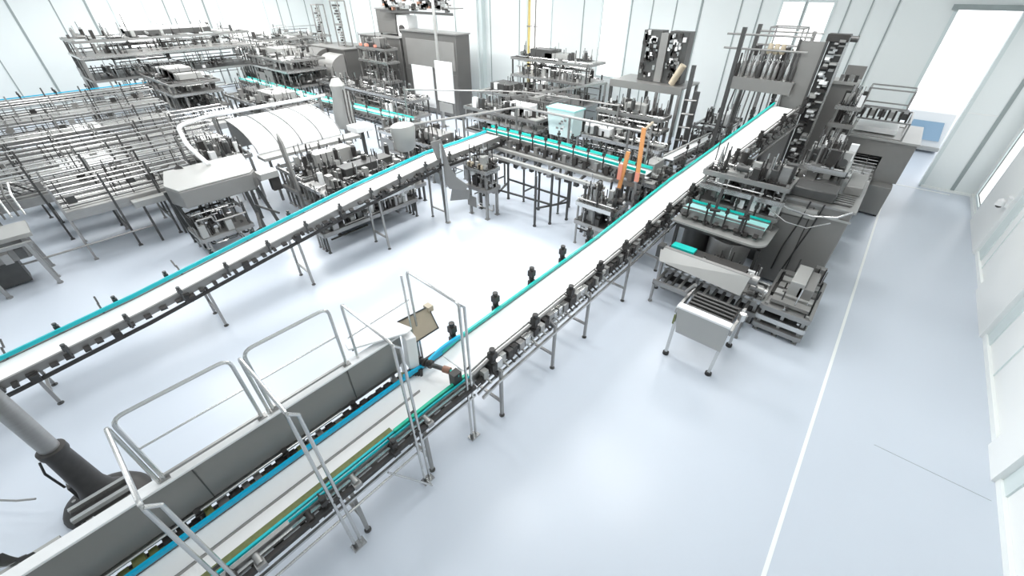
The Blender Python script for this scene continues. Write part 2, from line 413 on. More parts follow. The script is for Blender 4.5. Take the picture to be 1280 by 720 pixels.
MB().tube([(-3.62, 1.98, 1.63), (-3.40, 2.02, 1.37), (-3.26, 2.34, 1.51), (-3.44, 2.36, 1.75), (-3.62, 1.98, 1.63)], .012, 6).build('rim', 'steeld', bb)
MB().bar((-3.44, 2.1, 1.46), (-3.44, 2.1, 1.0), .03).build('bracket', 'steel', bb)
MB().box(-3.50, -3.40, 2.33, 2.41, 1.68, 1.76).build('latch', 'beige', bb)
mo = thing('gear_motor', 'dark ribbed gear motor with a brown end cap across the conveyor join', 'motor', (-3.1, 2.05, 1.15))
for i in range(7):
    a = V(-3.36 + .04 * i, 1.96 + .012 * i, 1.20); MB().cyl(a, a + V(.028, .008, 0), .055 if i % 2 == 0 else .045, n=14).build('cooling_fin', 'dark', mo)
MB().cyl((-3.08, 2.04, 1.20), (-2.92, 2.09, 1.20), .03, n=12).build('shaft_housing', 'steeld', mo)
MB().cyl((-2.93, 2.09, 1.20), (-2.84, 2.12, 1.20), .045, n=12).build('end_cap', 'brown', mo)
MB().box(-2.80, -2.70, 2.06, 2.18, 1.05, 1.24).build('gear_box', 'dark', mo)
MB().bar((-2.84, 2.12, 1.20), (-2.70, 2.14, 1.20), .03).build('coupling', 'teal', mo)
cu = thing('transfer_guide', 'cyan curved guide strip leading from flat conveyor onto the incline', 'guide rail', (-3.25, 1.9, 1.09))
MB().sweep(rect(-.016, .016, 0, .05), Path(rounded([(-3.26, 1.72, 1.10), (-3.20, 1.98, 1.12), (-3.24, 2.35, 1.15), (-3.20, 2.62, 1.18)], .1)).frames()).build('strip', 'cyan', cu)
for y in (1.9, 2.3): MB().bar((-3.24, y, 1.02), (-3.24, y, 1.12), .02).build('support_pin', 'steeld', cu)
MB().sweep(rect(-.01, .01, 0, .05), Path([(-3.36, 1.88, 1.08), (-3.30, 1.98, 1.22)]).frames()).build('strip', 'teal', cu)

# ------------------------------------------------------------------ inclined conveyor (I)
ipts = [(-2.97, 2.32, 1.052), (-2.97, 2.6, 1.09), (-2.96, 4, 1.12), (-2.96, 6.2, 1.15), (-2.94, 7.6, 1.25), (-2.80, 8.8, 1.50), (-2.62, 9.9, 1.73), (-2.25, 11.4, 2.20), (-1.96, 12.55, 2.58)]
root, p = conveyor('incline_conveyor', 'long white-belt conveyor with teal guide climbing through the middle toward the tall frame', 'conveyor',
    ipts, w=.52, gl='teal', gr=None, legs=(.39, 1.6, 2.55, 3.93, 5.4), brk=[.3 + .86 * i for i in range(13)], depth=.17, legspread=.43, gh=.05, brkh=.24, hs=1.45)
MB().sweep(rect(.30, .33, .03, .05), p.frames()).build('outer_rail', 'steel', root)
MB().sweep(rect(.275, .285, .06, .10), p.frames()).build('outer_rail', 'steell', root)
MB().sweep(rect(.45, .485, -.30, -.265), p.frames()).build('lower_rail', 'steell', root)
MB().sweep(rect(.34, .38, -.12, -.07), p.frames()).build('cable_duct', 'dark', root)
MB().sweep(rect(.36, .375, -.20, -.17), p.frames()).build('outer_rail', 'steell', root)
d = .15
k = 0
while d < 10.4 and k < 90:
    c, tt, s_ = p.at(d); a = c + s_ * .33; k += 1
    MB().box(a.x - .03, a.x + .05 + .03 * rnd.random(), a.y - .03, a.y + .05 + .05 * rnd.random(), a.z - .14, a.z - .02 + .04 * rnd.random()).bar(a + V(0, 0, -.08), a + s_ * .13 + V(0, .03, -.18), .022).build('hanger', rnd.choice(['steel', 'steell', 'sheetl', 'dark', 'dark']), root)
    d += .115
for sgn, dd in ((1, 9.2), (1, 8.2), (1, 7.2)):
    c, tt, s_ = p.at(dd)
    for sg in (-1, 1):
        a = c + s_ * sg * .36
        l = MB().bar((a.x, a.y, .03), (a.x, a.y, a.z - .15), .045).build('leg', 'steeld', root)
        MB().cyl((a.x, a.y, 0), (a.x, a.y, .03), .045, n=12).build('foot', 'steeld', l)

# ------------------------------------------------------------------ left conveyor (L)
lpts = [(-7.93, -3.6, .55), (-7.93, -1.6, .70), (-7.93, 0, .87), (-7.93, 2.0, 1.16), (-7.93, 4.1, 1.44), (-7.93, 6.2, 1.66), (-7.95, 7.4, 1.67), (-8.05, 8.5, 1.67)]
root, p = conveyor('rising_conveyor', 'left white-belt conveyor with teal guide rising from the left edge toward the corner', 'conveyor',
    lpts, w=.46, gl='aqua', gr=None, legs=(2.2, 4.5, 6.2, 8.1, 9.9), brk=[.4 + .75 * i for i in range(14)], depth=.11, legspread=.22, gh=.06, brkh=.13, toe=.05, brkm='steeld', frame='sheet', lower=False)
MB().sweep(rect(.26, .30, -.24, -.19), p.frames()).build('lower_rail', 'dark', root)
for i in range(9):     # thin guide rods standing out over the left side
    c, tt, s_ = p.at(.9 + i * 1.15)
    MB().tube([c - s_ * .22 + V(0, 0, .02), c - s_ * .40 + V(0, 0, .12), c - s_ * .52 + V(0, 0, .05), c - s_ * .70 + V(0, 0, .10)], .013, 6).build('guide_rod', 'steeld', root)
for q in range(0, 9):
    c, tt, s_ = p.at(1.2 + q * 1.0)
    MB().box(c.x + .24, c.x + .33, c.y - .05, c.y + .05, c.z - .22, c.z - .05).build('bearing', 'dark', root)

# ------------------------------------------------------------------ machine generator
def machine(name, label, cat, x0, x1, y0, y1, z1, seed, deck=(.5, 1.0), pipes=8, motors=5, cyls=10, panels=2, posts=6, m='steel', rails=3, boxes=6, group=None, over=.0, lane=None, accent=None, pd=.05):
    R = random.Random(seed); r = thing(name, label, cat, ((x0 + x1) / 2, (y0 + y1) / 2, 0), group)
    W = x1 - x0; D = y1 - y0; pipes = int(pipes * 1.5); boxes = int(boxes * 3); cyls = int(cyls * 1.6)
    nx = max(2, posts // 2)
    for i in range(nx):
        x = x0 + pd + (W - 2 * pd) * i / (nx - 1)
        for y in (y0 + pd, y1 - pd):
            hh = z1 * (1 if (i + int(y > y0 + .1)) % 2 == 0 else .82 + .18 * R.random())
            MB().bar((x, y, .02), (x, y, hh), pd).box(x - pd * .9, x + pd * .9, y - pd * .9, y + pd * .9, 0, .02).build('post', m if R.random() < .6 else 'steeld', r)
    for k, dz in enumerate(deck):
        if dz < .9: MB().box(x0, x1, y0, y1, dz * z1 - .03, dz * z1).build('deck', R.choice(['steeld', 'steel', 'sheet']), r)
        else:
            nn = max(2, int(max(W, D) / .35))
            for q in range(nn):
                if R.random() < .6:
                    u = q / nn; e1 = (q + .4 + .5 * R.random()) / nn
                    if W > D: MB().box(x0 + W * u, x0 + W * e1, y0 + D * .3 * R.random(), y1 - D * .3 * R.random(), dz * z1 - .03 - .1 * R.random(), dz * z1).build('deck_plate', R.choice(['steeld', 'steel', 'sheetl', 'dark']), r)
                    else: MB().box(x0 + W * .3 * R.random(), x1 - W * .3 * R.random(), y0 + D * u, y0 + D * e1, dz * z1 - .03 - .1 * R.random(), dz * z1).build('deck_plate', R.choice(['steeld', 'steel', 'sheetl', 'dark']), r)
        e = MB()
        for (a, b) in (((x0, y0), (x1, y0)), ((x0, y1), (x1, y1)), ((x0, y0), (x0, y1)), ((x1, y0), (x1, y1))):
            e.bar((*a, dz * z1 - .05), (*b, dz * z1 - .05), .05, .09)
        e.build('deck_rim', 'steell' if k % 2 else 'steel', r)
    for k in range(rails):
        z = z1 * (.55 + .45 * (k + 1) / rails); y = y0 + D * (.1 + .8 * R.random())
        if W > D: MB().cyl((x0, y, z), (x1, y, z), .014 + .01 * R.random(), n=6).build('rail', 'steell', r)
        else:
            x = x0 + W * (.1 + .8 * R.random()); MB().cyl((x, y0, z), (x, y1, z), .014 + .01 * R.random(), n=6).build('rail', 'steell', r)
    for k in range(panels):
        if R.random() < .5:
            a = x0 + W * R.random() * .7; b = min(x1, a + W * (.2 + .3 * R.random())); z = z1 * .25 * R.random()
            MB().box(a, b, y0 - .012, y0, z + .1, z + z1 * (.2 + .3 * R.random()) + .1).build('panel', R.choice(['sheet', 'sheetl', 'sheet', 'steel']), r)
        else:
            a = x0 + W * R.random() * .6; z = deck[-1] * z1
            MB().box(a, a + W * .3, y0 + D * .3, y0 + D * .8, z, z + .18 + .2 * R.random()).build('housing', R.choice(['sheet', 'sheetl', 'white', 'steeld']), r, bevel=.012)
    for k in range(boxes):
        a = x0 + W * R.random() * .9; c_ = y0 + D * R.random() * .9; z = R.choice(deck) * z1 * (1 if R.random() < .5 else .75 + .25 * R.random()); s1 = .05 + .13 * R.random()
        MB().box(a, min(a + s1, x1), c_, min(c_ + s1 * .8, y1), z, z + .1 + .25 * R.random()).build('control_box', R.choice(['dark', 'steeld', 'sheetl', 'steel', 'white', 'dark', 'sheetl']), r)
    for k in range(motors):
        a = V(x0 + .1 + (W - .2) * R.random(), y0 + .1 + (D - .2) * R.random(), R.choice(deck) * z1 + .10)
        dr = R.choice([V(.22, 0, 0), V(0, .22, 0), V(0, 0, .26)])
        mo_ = MB().cyl(a, a + dr, .065, n=12).build('motor', R.choice(['dark', 'steel', 'steeld']), r)
        MB().cyl(a + dr, a + dr * 1.25, .045, n=12).build('motor_cap', 'steell', mo_)
    for k in range(cyls):
        a = V(x0 + .06 + (W - .12) * (k + R.random() * .4) / max(1, cyls), y0 + D * (.15 + .7 * R.random()), R.choice(deck) * z1)
        MB().lathe(a, [(.02, 0), (.035, .02), (.035, .16), (.014, .22), (.014, .32 + .1 * R.random())], 8).build('valve', R.choice(['steell', 'steel', 'dark', 'steeld']), r)
    for k in range(pipes):
        p0 = V(x0 + W * R.random(), y0 + D * R.random(), z1 * (.2 + .8 * R.random())); pts = [p0]
        for j in range(3):
            q = pts[-1].copy(); ax = R.choice([0, 1, 2])
            if ax == 0: q.x = x0 + W * R.random()
            elif ax == 1: q.y = y0 + D * R.random()
            else: q.z = max(.15, min(z1 + over, q.z + R.choice([-1, 1]) * z1 * .35 * R.random()))
            if (q - pts[-1]).length > .12: pts.append(q)
        if len(pts) > 1: MB().tube(rounded(pts, .045, 2), .012 + .014 * R.random(), 6).build('pipe', R.choice(['steell', 'steell', 'steel', 'dark']), r)
    for k in range(int(10 + 6 * max(W, D))):
        a = V(x0 + W * R.random(), y0 + D * R.random(), R.choice(deck) * z1)
        MB().cyl(a, a + V(0, 0, .25 + .35 * R.random()), .012, n=6).build('guide_rod', R.choice(['steell', 'dark', 'steeld']), r)
    if lane:
        z = deck[-1] * z1 + .03
        if W > D: MB().box(x0, x1, y0 + D * .35, y0 + D * .65, z, z + .03).build('belt', lane, r)
        else: MB().box(x0 + W * .35, x0 + W * .65, y0, y1, z, z + .03).build('belt', lane, r)
    if accent:
        for k in range(4):
            a = x0 + W * R.random() * .8
            MB().box(a, a + .1, y0 - .02, y0 + .08, z1 * deck[-1] + .02, z1 * deck[-1] + .12).build('marker', accent, r)
    return r
def frame_box(root, name, x0, x1, y0, y1, z0, z1, w=.03, m='steel', part=True):
    b = MB()
    for x in (x0, x1):
        for y in (y0, y1): b.bar((x, y, z0), (x, y, z1), w)
    for z in (z0, z1):
        for y in (y0, y1): b.bar((x0, y, z), (x1, y, z), w)
        for x in (x0, x1): b.bar((x, y0, z), (x, y1, z), w)
    return b.build(name, m, root)

# ------------------------------------------------------------------ cross conveyor (C2) in the middle
root, p = conveyor('cross_conveyor', 'pale cross conveyor with teal guides on both sides running behind the central floor', 'conveyor',
    [(-8.55, 8.82, 1.66), (-6.0, 8.82, 1.66), (-3.55, 8.82, 1.60)], w=.34, gl='teal', gr='teal', legs=(.4, 1.6, 2.8, 4.0, 4.7), brk=[.2 + .42 * i for i in range(12)], depth=.16, gh=.06, brkh=.3, legm='steeld')
MB().sweep(rect(.26, .31, -.30, -.20), p.frames()).build('lower_beam', 'steel', root)
for i in range(16): MB().box(-8.4 + .3 * i, -8.3 + .3 * i, 8.50, 8.60, 1.42, 1.62).build('clamp_block', 'dark' if i % 3 else 'steel', root)
tf = thing('tall_leg_frame', 'twin grey rails on tall dark legs with low tie bars before the cross conveyor', 'frame', (-6.5, 8.0, 0))
for x, y in ((-5.77, 7.56), (-5.55, 7.92), (-7.1, 7.6), (-7.4, 8.4), (-5.36, 8.4), (-7.55, 7.7), (-6.3, 8.4), (-8.1, 8.1), (-4.7, 8.1)):
    l = MB().bar((x, y, .02), (x, y, 1.34), .045).build('leg', 'steeld', tf)
    MB().cyl((x, y, 0), (x, y, .03), .045, n=10).build('foot', 'steeld', l)
for a, b in (((-7.55, 7.7, .55), (-5.5, 7.92, .55)), ((-7.4, 8.4, .6), (-5.3, 8.4, .6)), ((-7.1, 7.6, .5), (-7.4, 8.4, .5)), ((-5.77, 7.56, .5), (-5.36, 8.4, .5))): MB().bar(a, b, .04).build('tie_bar', 'steeld', tf)
for y, z in ((8.05, 1.30), (8.40, 1.38)): MB().bar((-8.3, y, z), (-4.2, y, z), .11, .07).build('long_rail', 'sheetl', tf)
MB().bar((-8.2, 8.22, 1.22), (-4.3, 8.22, 1.22), .09, .05).build('long_rail', 'steeld', tf)
for i in range(9): MB().bar((-8.1 + .45 * i, 7.98, 1.24), (-8.1 + .45 * i, 8.45, 1.30), .05).build('cross_bar', 'steeld', tf)
for i in range(14):
    x = -8.0 + .27 * i; MB().box(x, x + .07 + .05 * rnd.random(), 8.06, 8.16, 1.13 + .06 * rnd.random(), 1.24).build('bracket', rnd.choice(['dark', 'steel', 'steeld']), tf)
machine('low_link_machine', 'tangle of steel parts on short posts at the right end of the twin grey rails', 'machine', -4.55, -3.6, 7.5, 8.0, 1.15, 71, deck=(.55, .95), pipes=20, motors=6, cyls=8, boxes=10, rails=4, posts=6, panels=1, pd=.035)
# second teal-edged conveyor further back left (C3)
root, p = conveyor('rear_cross_conveyor', 'pale teal-edged cross conveyor running in front of the grey cabinets at the back left', 'conveyor',
    [(-25.2, 8.55, 1.25), (-19, 8.7, 1.22), (-12.6, 9.1, 1.2)], w=.42, gl='teal', gr='teal', legs=[.5 + 1.5 * i for i in range(8)], brk=[.3 + .8 * i for i in range(15)], belt='tealp', depth=.2, brkh=.3, legm='steeld')

# corner transfer: curved grey plate, post, round guard, brown-grey gear cluster
cp = thing('corner_guard', 'curved grey sheet guard with a round post where the left conveyor meets the corner', 'guard', (-8.2, 6.6, 0))
g0 = V(-7.55, 6.35, 0); gs = V(.76, .65, 0)
MB().prism([g0 + gs * a + V(0, 0, z) for a, z in ((-.34, 2.06), (-.10, 2.12), (-.02, 1.85), (.05, 1.5), (.20, 1.2), (.48, 1.0), (.40, .88), (.0, .92), (-.16, 1.2), (-.22, 1.6))], (-.02, .025, 0)).build('curved_panel', 'sheet', cp)
MB().cyl((-7.62, 6.26, .02), (-7.62, 6.26, 2.05), .035, n=12).build('post', 'steell', cp)
MB().cyl((-7.62, 6.26, 0), (-7.62, 6.26, .02), .07, n=12).build('foot', 'steel', cp)
MB().prism([(-7.75, 6.5, .5), (-7.45, 6.9, .5), (-7.4, 6.9, .75), (-7.6, 6.5, .95)], (.02, -.02, 0)).build('lower_panel', 'sheet', cp)
machine('corner_drive', 'brownish grey gearbox cluster below the corner where both conveyors meet', 'machine', -7.62, -6.9, 7.0, 7.5, 1.40, 72, deck=(.6, .95), pipes=10, motors=7, cyls=5, boxes=12, rails=2, posts=4, panels=1, accent='beige', pd=.06)
rg = thing('round_guard', 'light grey rounded bin-shaped guard hanging behind the left conveyor near the corner', 'guard', (-8.75, 6.2, 1.75))
MB().lathe((-8.85, 6.15, 1.66), [(.20, 0), (.27, .06), (.33, .50), (.31, .60), (.24, .64)], 24, sx=.75).build('shell', 'sheetl', rg)
MB().bar((-8.85, 6.15, 0), (-8.85, 6.15, 1.7), .06).build('post', 'steeld', rg)

# ------------------------------------------------------------------ orange ladder and tote
for i, (x0, x1, z0, zt, lab) in enumerate(((-3.94, -3.83, 1.04, 2.17, 'shorter orange and coral painted post, nearer the central floor'), (-3.53, -3.58, 1.60, 2.70, 'taller orange painted post with coral lower end behind the inclined conveyor'))):
    o = thing('orange_post', lab, 'post', (x0, 8.2, 0))
    MB().prism([(x0 - .04, 8.18, z0), (x0 + .04, 8.18, z0), (x1 + .04, 8.18, zt), (x1 - .04, 8.18, zt)], (0, .05, 0)).build('post', 'orange', o)
    MB().box(x0 - .045, x0 + .05, 8.16, 8.175, z0 + (.5 if i == 0 else .0), z0 + (.85 if i == 0 else .2)).build('sleeve', 'coral', o)
    MB().bar((x0, 8.2, 0), (x0, 8.2, z0 + .02), .045).build('stand', 'steel', o)
ol = thing('tan_pipe', 'short tan sloping pipe from the taller orange post toward the back', 'pipe', (-3.6, 8.6, 0))
MB().cyl((-3.58, 8.26, 2.66), (-3.82, 9.15, 2.58), .03, n=8).build('pipe', 'beige', ol)
MB().bar((-3.82, 9.15, 0), (-3.82, 9.15, 2.58), .04).build('post', 'steel', ol)
wt = thing('waste_tote', 'pale teal and white tapered tote standing behind the cross conveyor', 'tote', (-7.45, 11.0, 0))
MB().prism([(-7.80, 10.8, 1.25), (-6.98, 10.8, 1.25), (-6.92, 10.8, 2.02), (-7.92, 10.8, 2.02)], (0, .55, 0)).build('body', 'paleaqua', wt, bevel=.02)
MB().box(-7.94, -6.90, 10.78, 11.38, 2.0, 2.05).build('rim', 'tealp', wt)
for i in range(14):
    x = -7.7 + .7 * rnd.random(); z = 1.4 + .5 * rnd.random()
    MB().box(x, x + .08, 10.785, 10.80, z, z + .05).build('label_patch', 'steel' if i % 2 else 'white', wt)
for x in (-7.75, -7.05): 
    for y in (10.85, 11.3): MB().bar((x, y, 0), (x, y, 1.26), .05).build('leg', 'steel', wt)

# ------------------------------------------------------------------ right-hand complex
wc = thing('guard_stand', 'light grey panel guard on four splayed legs, nearest the camera on the right', 'stand', (-.9, 5.6, 0))
MB().prism([(-1.30, 5.42, .98), (-1.22, 5.42, .52), (-.52, 5.42, .52), (-.52, 5.42, .98)], (0, .03, 0)).build('front_panel', 'sheetl', wc)
MB().box(-1.31, -.51, 5.41, 5.54, .98, 1.02).build('top_plate', 'white', wc, bevel=.008)
MB().box(-1.31, -1.285, 5.405, 5.42, .66, .84).build('hinge', 'olive', wc)
for (a, b) in (((-1.27, 5.42, .04), (-1.29, 5.50, 1.0)), ((-.56, 5.42, .04), (-.53, 5.50, 1.0)), ((-.52, 6.30, .04), (-.50, 6.1, .92)), ((-1.32, 6.30, .04), (-1.32, 6.1, .92))):
    l = MB().bar(a, b, .045).build('leg', 'steell', wc)
    MB().cyl((a[0], a[1], 0), (a[0], a[1], .045), .05, n=14).build('foot', 'black', l)
MB().box(-1.26, -.56, 5.58, 6.25, .78, .84).build('belt_bed', 'dark', wc)
for i in range(6): MB().cyl((-1.24, 5.66 + .1 * i, .86), (-.58, 5.66 + .1 * i, .86), .022, n=8).build('roller', 'steeld', wc)
for x in (-1.32, -.50): MB().bar((x, 5.5, .86), (x, 6.2, .86), .04, .10).build('side_rail', 'steel', wc)
MB().cyl((-.46, 5.75, .98), (-.46, 5.75, 1.10), .05, n=12).build('end_knob', 'steell', wc)
MB().cyl((-1.36, 5.95, .95), (-1.26, 5.95, 1.14), .035, n=10).build('end_knob', 'steel', wc)

lr = machine('roller_rack', 'low dark roller rack on short legs behind the panel guard', 'rack', -2.15, -.40, 7.13, 7.72, .60, 11, deck=(.45, .95), pipes=10, motors=5, cyls=12, boxes=10, rails=4, posts=8)
for i in range(12): MB().cyl((-2.1 + .14 * i, 6.62, .46), (-2.1 + .14 * i, 7.1, .46), .03, n=10).build('roller', 'steeld' if i % 3 else 'sheet', lr)
for y in (6.6, 7.11): MB().bar((-2.15, y, .46), (-.45, y, .46), .04, .09).build('side_rail', 'steel', lr)
for x in (-2.12, -1.3, -.5):
    l = MB().bar((x, 6.6, .02), (x, 6.6, .44), .04).cyl((x, 6.6, 0), (x, 6.6, .02), .04, n=10).build('leg', 'steel', lr)
lr2 = machine('roller_rack', 'low grey tray rack at the right end below the tall grey enclosure', 'rack', -.36, .36, 7.05, 8.45, .60, 12, deck=(.3, .6, .95), pipes=6, motors=2, cyls=2, boxes=2, rails=3, posts=6)
for i in range(5):
    MB().box(-.28, .30, 7.15 + .25 * i, 7.32 + .25 * i, .60, .66).build('tray', 'sheetl' if i % 2 else 'sheet', lr2)
tg = thing('long_tray_guard', 'long light grey sheet guard tilted across the front of the filling table', 'guard', (-1.45, 7.0, 0))
MB().prism([(-2.28, 6.98, 1.0), (-2.20, 6.80, .80), (-.70, 6.80, .70), (-.68, 6.98, 1.0)], (0, .03, .0)).build('panel', 'sheetl', tg)
MB().box(-2.30, -.66, 6.98, 7.06, .985, 1.01).build('top_lip', 'steel', tg)
for x in (-2.22, -1.5, -.74):
    l = MB().bar((x, 7.08, .02), (x, 7.08, 1.0), .05).build('leg', 'steel', tg)
    MB().cyl((x, 7.08, 0), (x, 7.08, .025), .045, n=10).build('foot', 'black', l)
MB().cyl((-.70, 7.08, .92), (-.55, 7.08, .92), .09, n=14).build('end_bearing', 'steel', tg)
MB().box(-2.34, -2.22, 6.95, 7.12, .78, 1.02).build('end_block', 'steeld', tg)
MB().box(-2.2, -.8, 7.1, 7.42, .90, .94).build('bed', 'dark', tg)
MB().box(-2.15, -1.72, 7.15, 7.34, .95, 1.0).build('belt', 'teal', tg)

ft = thing('filling_table', 'wide steel table plate with rounded corner under the teal cross belt', 'table', (-1.7, 8.4, 0))
MB().prism([(-2.45, 7.78, 1.17)] + [(-.98 + .26 * math.sin(a), 7.98 - .26 * math.cos(a) + .0, 1.17) for a in [i * PI / 2 / 6 for i in range(7)]] + [(-.72, 9.3, 1.17), (-2.45, 9.3, 1.17)], (0, 0, .04)).build('table_top', 'sheetl', ft)
MB().box(-2.40, -.85, 7.95, 9.2, 1.02, 1.17).build('apron', 'steeld', ft)
MB().lathe((-1.38, 8.25, .30), [(.30, 0), (.36, .04), (.40, .66), (.40, .72)], 28).build('drum', 'steel', ft)
MB().lathe((-2.05, 8.35, .30), [(.22, 0), (.27, .04), (.27, .70), (.24, .72)], 24).build('drum', 'steeld', ft)
for x in (-2.38, -1.6, -.82):
    for y in (8.0, 9.15):
        l = MB().bar((x, y, .02), (x, y, 1.02), .06).build('leg', 'steeld', ft)
        MB().cyl((x, y, 0), (x, y, .03), .05, n=10).build('foot', 'black', l)
conveyor('short_teal_conveyor', 'short pale conveyor with teal guides crossing on top of the steel filling table', 'conveyor',
    [(-2.38, 8.18, 1.40), (-.86, 8.18, 1.40)], w=.36, gl='teal', gr='steel', belt='tealp', brk=(.15, .5, .85, 1.2), depth=.12, brkh=.28, legs=(), lower=False)
fl = machine('filler_frame', 'dense rack of valves, pipes and dark posts standing on the filling table', 'machine', -2.30, -.80, 8.5, 9.2, .92, 21, deck=(.30, .65, .95), pipes=26, motors=8, cyls=26, boxes=14, rails=5, posts=10, panels=1, pd=.04)
fl.location.z = 1.21
for i, (x, lab) in enumerate(((-1.77, 'slim dark post standing left on the front of the filling table'), (-1.25, 'slim dark post standing right on the front of the filling table'))):
    o = thing('table_post', lab, 'post', (x, 7.96, 1.2))
    MB().bar((x, 7.96, 1.21), (x + .02, 7.99, 2.0), .045).build('post', 'steeld', o)
    MB().box(x - .06, x + .06, 7.9, 8.02, 1.21, 1.25).build('base', 'steeld', o)
    MB().cyl((x - .08, 7.94, 1.55), (x + .10, 7.94, 1.58), .03, n=10).build('clamp', 'dark', o)

en = thing('grey_enclosure', 'tall dark grey sheet enclosure with cables hanging down its front', 'cabinet', (-.35, 9.3, 0))
MB().box(-.92, .24, 8.80, 10.6, .05, 1.80).build('body', 'sheet', en, bevel=.015)
MB().box(-.96, .28, 8.76, 10.64, 1.80, 1.84).build('top_plate', 'steel', en)
MB().box(-.90, -.34, 8.785, 8.80, .15, 1.5).build('door', 'sheet', en, bevel=.006)
MB().box(-.34, -.325, 8.78, 8.80, .1, 1.75).build('door_gap', 'dark', en)
for i, x in enumerate((-.52, -.30)):
    MB().tube([(x + .1, 8.74, 1.86), (x + .06, 8.72, 1.4), (x - .02, 8.73, .9), (x - .05 - .05 * i, 8.74, .35)], .014, 8).build('cable', 'black', en)
MB().box(-.85, -.1, 8.9, 9.4, 1.84, 2.02).build('housing', 'steeld', en, bevel=.02)
MB().box(-.80, -.25, 8.72, 8.80, 1.55, 1.72).build('shelf', 'sheetl', en)
MB().box(-.20, .16, 8.95, 9.5, 1.84, 1.845).build('recess', 'black', en)
for i in range(5): MB().box(-.22, .18, 8.98 + .11 * i, 9.02 + .11 * i, 1.845, 1.875).build('grille_bar', 'steel', en)
MB().prism([(-.05, 9.6, 1.84), (.22, 9.6, 1.84), (.22, 10.5, 1.84), (-.05, 10.5, 1.84)], (0, 0, .16)).build('housing', 'sheet', en, bevel=.015)
MB().box(-.95, .27, 8.755, 8.765, 1.62, 1.66).build('trim_strip', 'sheetl', en)
for x in (-.88, .20):
    for y in (8.85, 10.5): MB().cyl((x, y, 0), (x, y, .06), .05, n=10).build('foot', 'black', en)
tu = machine('enclosure_top_unit', 'small cluster of valves and boxes on top of the grey enclosure', 'machine', -.88, -.15, 9.55, 10.45, .42, 81, deck=(.3, .95), pipes=10, motors=4, cyls=8, boxes=8, rails=3, posts=4, panels=0, pd=.03)
tu.location.z = 1.845
hp = thing('steam_hose', 'looping pale hoses draped in front of the grey enclosure top', 'hose', (-.5, 8.66, 1.7))
MB().tube([(-1.05, 8.55, 1.85), (-.7, 8.62, 1.68), (-.3, 8.66, 1.63), (.05, 8.66, 1.72), (.22, 8.70, 1.86)], .018, 8).build('hose', 'steell', hp)
MB().tube([(-1.0, 8.50, 1.65), (-.65, 8.56, 1.45), (-.3, 8.60, 1.42), (.0, 8.66, 1.60)], .013, 8).build('hose', 'steell', hp)
lb = thing('light_bin', 'light grey angled bin sitting left of the looping hoses', 'bin', (-1.1, 9.6, 1.5))
MB().prism([(-1.28, 9.45, 1.86), (-.98, 9.45, 1.86), (-.86, 9.45, 2.10), (-1.34, 9.45, 2.10)], (0, .35, 0)).build('shell', 'sheetl', lb, bevel=.01)
MB().box(-1.2, -1.0, 9.5, 9.7, .0, 1.87).build('stand', 'steeld', lb)

# long body behind enclosure, up to the doorway
e2 = thing('packing_machine', 'large grey packing machine with black square opening and white infeed belt near the doorway', 'machine', (0, 13.5, 0))
MB().box(-.8, .84, 14.3, 16.3, .0, .82).build('base', 'sheet', e2, bevel=.015)
MB().box(-.8, -.42, 14.3, 16.3, .82, 1.80).box(.36, .90, 14.3, 16.3, .82, 1.80).box(-.42, .36, 14.3, 16.3, 1.42, 1.80).box(-.42, .36, 14.9, 16.3, .82, 1.42).build('body', 'sheet', e2)
MB().box(-.42, .36, 14.86, 14.9, .82, 1.42).build('opening', 'black', e2)
MB().box(-.84, .94, 14.26, 16.34, 1.80, 1.85).build('top_plate', 'sheetl', e2)
MB().box(-.38, .30, 12.0, 14.86, .98, 1.05).build('infeed_belt', 'white', e2)
for x in (-.40, .32): MB().box(x - .03, x + .03, 12.0, 14.86, .86, 1.12).build('side_frame', 'steell', e2)
for i in range(9): MB().cyl((-.38, 12.2 + .3 * i, 1.30), (.32, 12.2 + .3 * i, 1.30), .010, n=6).build('cross_rod', 'steell', e2)
for x in (-.2, .1): MB().cyl((x, 12.0, 1.31), (x, 14.8, 1.31), .012, n=6).build('guide_rod', 'steel', e2)
for x in (-.36, .28):
    for y in (12.1, 13.4): MB().bar((x, y, 0), (x, y, .9), .05).build('leg', 'steel', e2)
MB().box(.36, .86, 13.9, 14.3, .06, .80).build('side_box', 'sheet', e2, bevel=.01)
for x in (.40, .82): MB().cyl((x, 14.0, 0), (x, 14.0, .06), .04).build('foot', 'black', e2)
frame_box(e2, 'guard_frame', -.55, .35, 14.35, 15.0, 2.55, 2.95, .03, 'steel')
frame_box(e2, 'guard_frame', -.75, .55, 14.35, 15.9, 1.85, 2.25, .035, 'steel')
for i in range(9): MB().cyl((-.6 + .13 * i, 14.4, 2.25), (-.6 + .13 * i, 14.4, 2.5), .022, n=8).build('nozzle', 'dark', e2)
for i in range(5): MB().box(-.6 + .22 * i, -.45 + .22 * i, 14.6, 15.2, 2.28, 2.42).build('manifold', 'sheetl' if i % 2 else 'steeld', e2)
MB().box(-.5, .4, 14.7, 15.6, 1.88, 2.0).build('lid', 'white', e2)
machine('side_conveyor_unit', 'cluttered steel machine with hoses left of the white infeed belt', 'machine', -1.05, -.47, 11.9, 13.0, 1.75, 31, deck=(.5, .8, 1.0), pipes=22, motors=8, cyls=20, boxes=14, rails=5, posts=8, accent='yellow')
machine('yellow_marked_unit', 'low steel machine with small yellow parts in front of the white infeed belt', 'machine', -.85, .22, 10.75, 11.8, 1.45, 32, deck=(.45, .95), pipes=14, motors=5, cyls=10, boxes=8, rails=3, posts=6, accent='yellow')

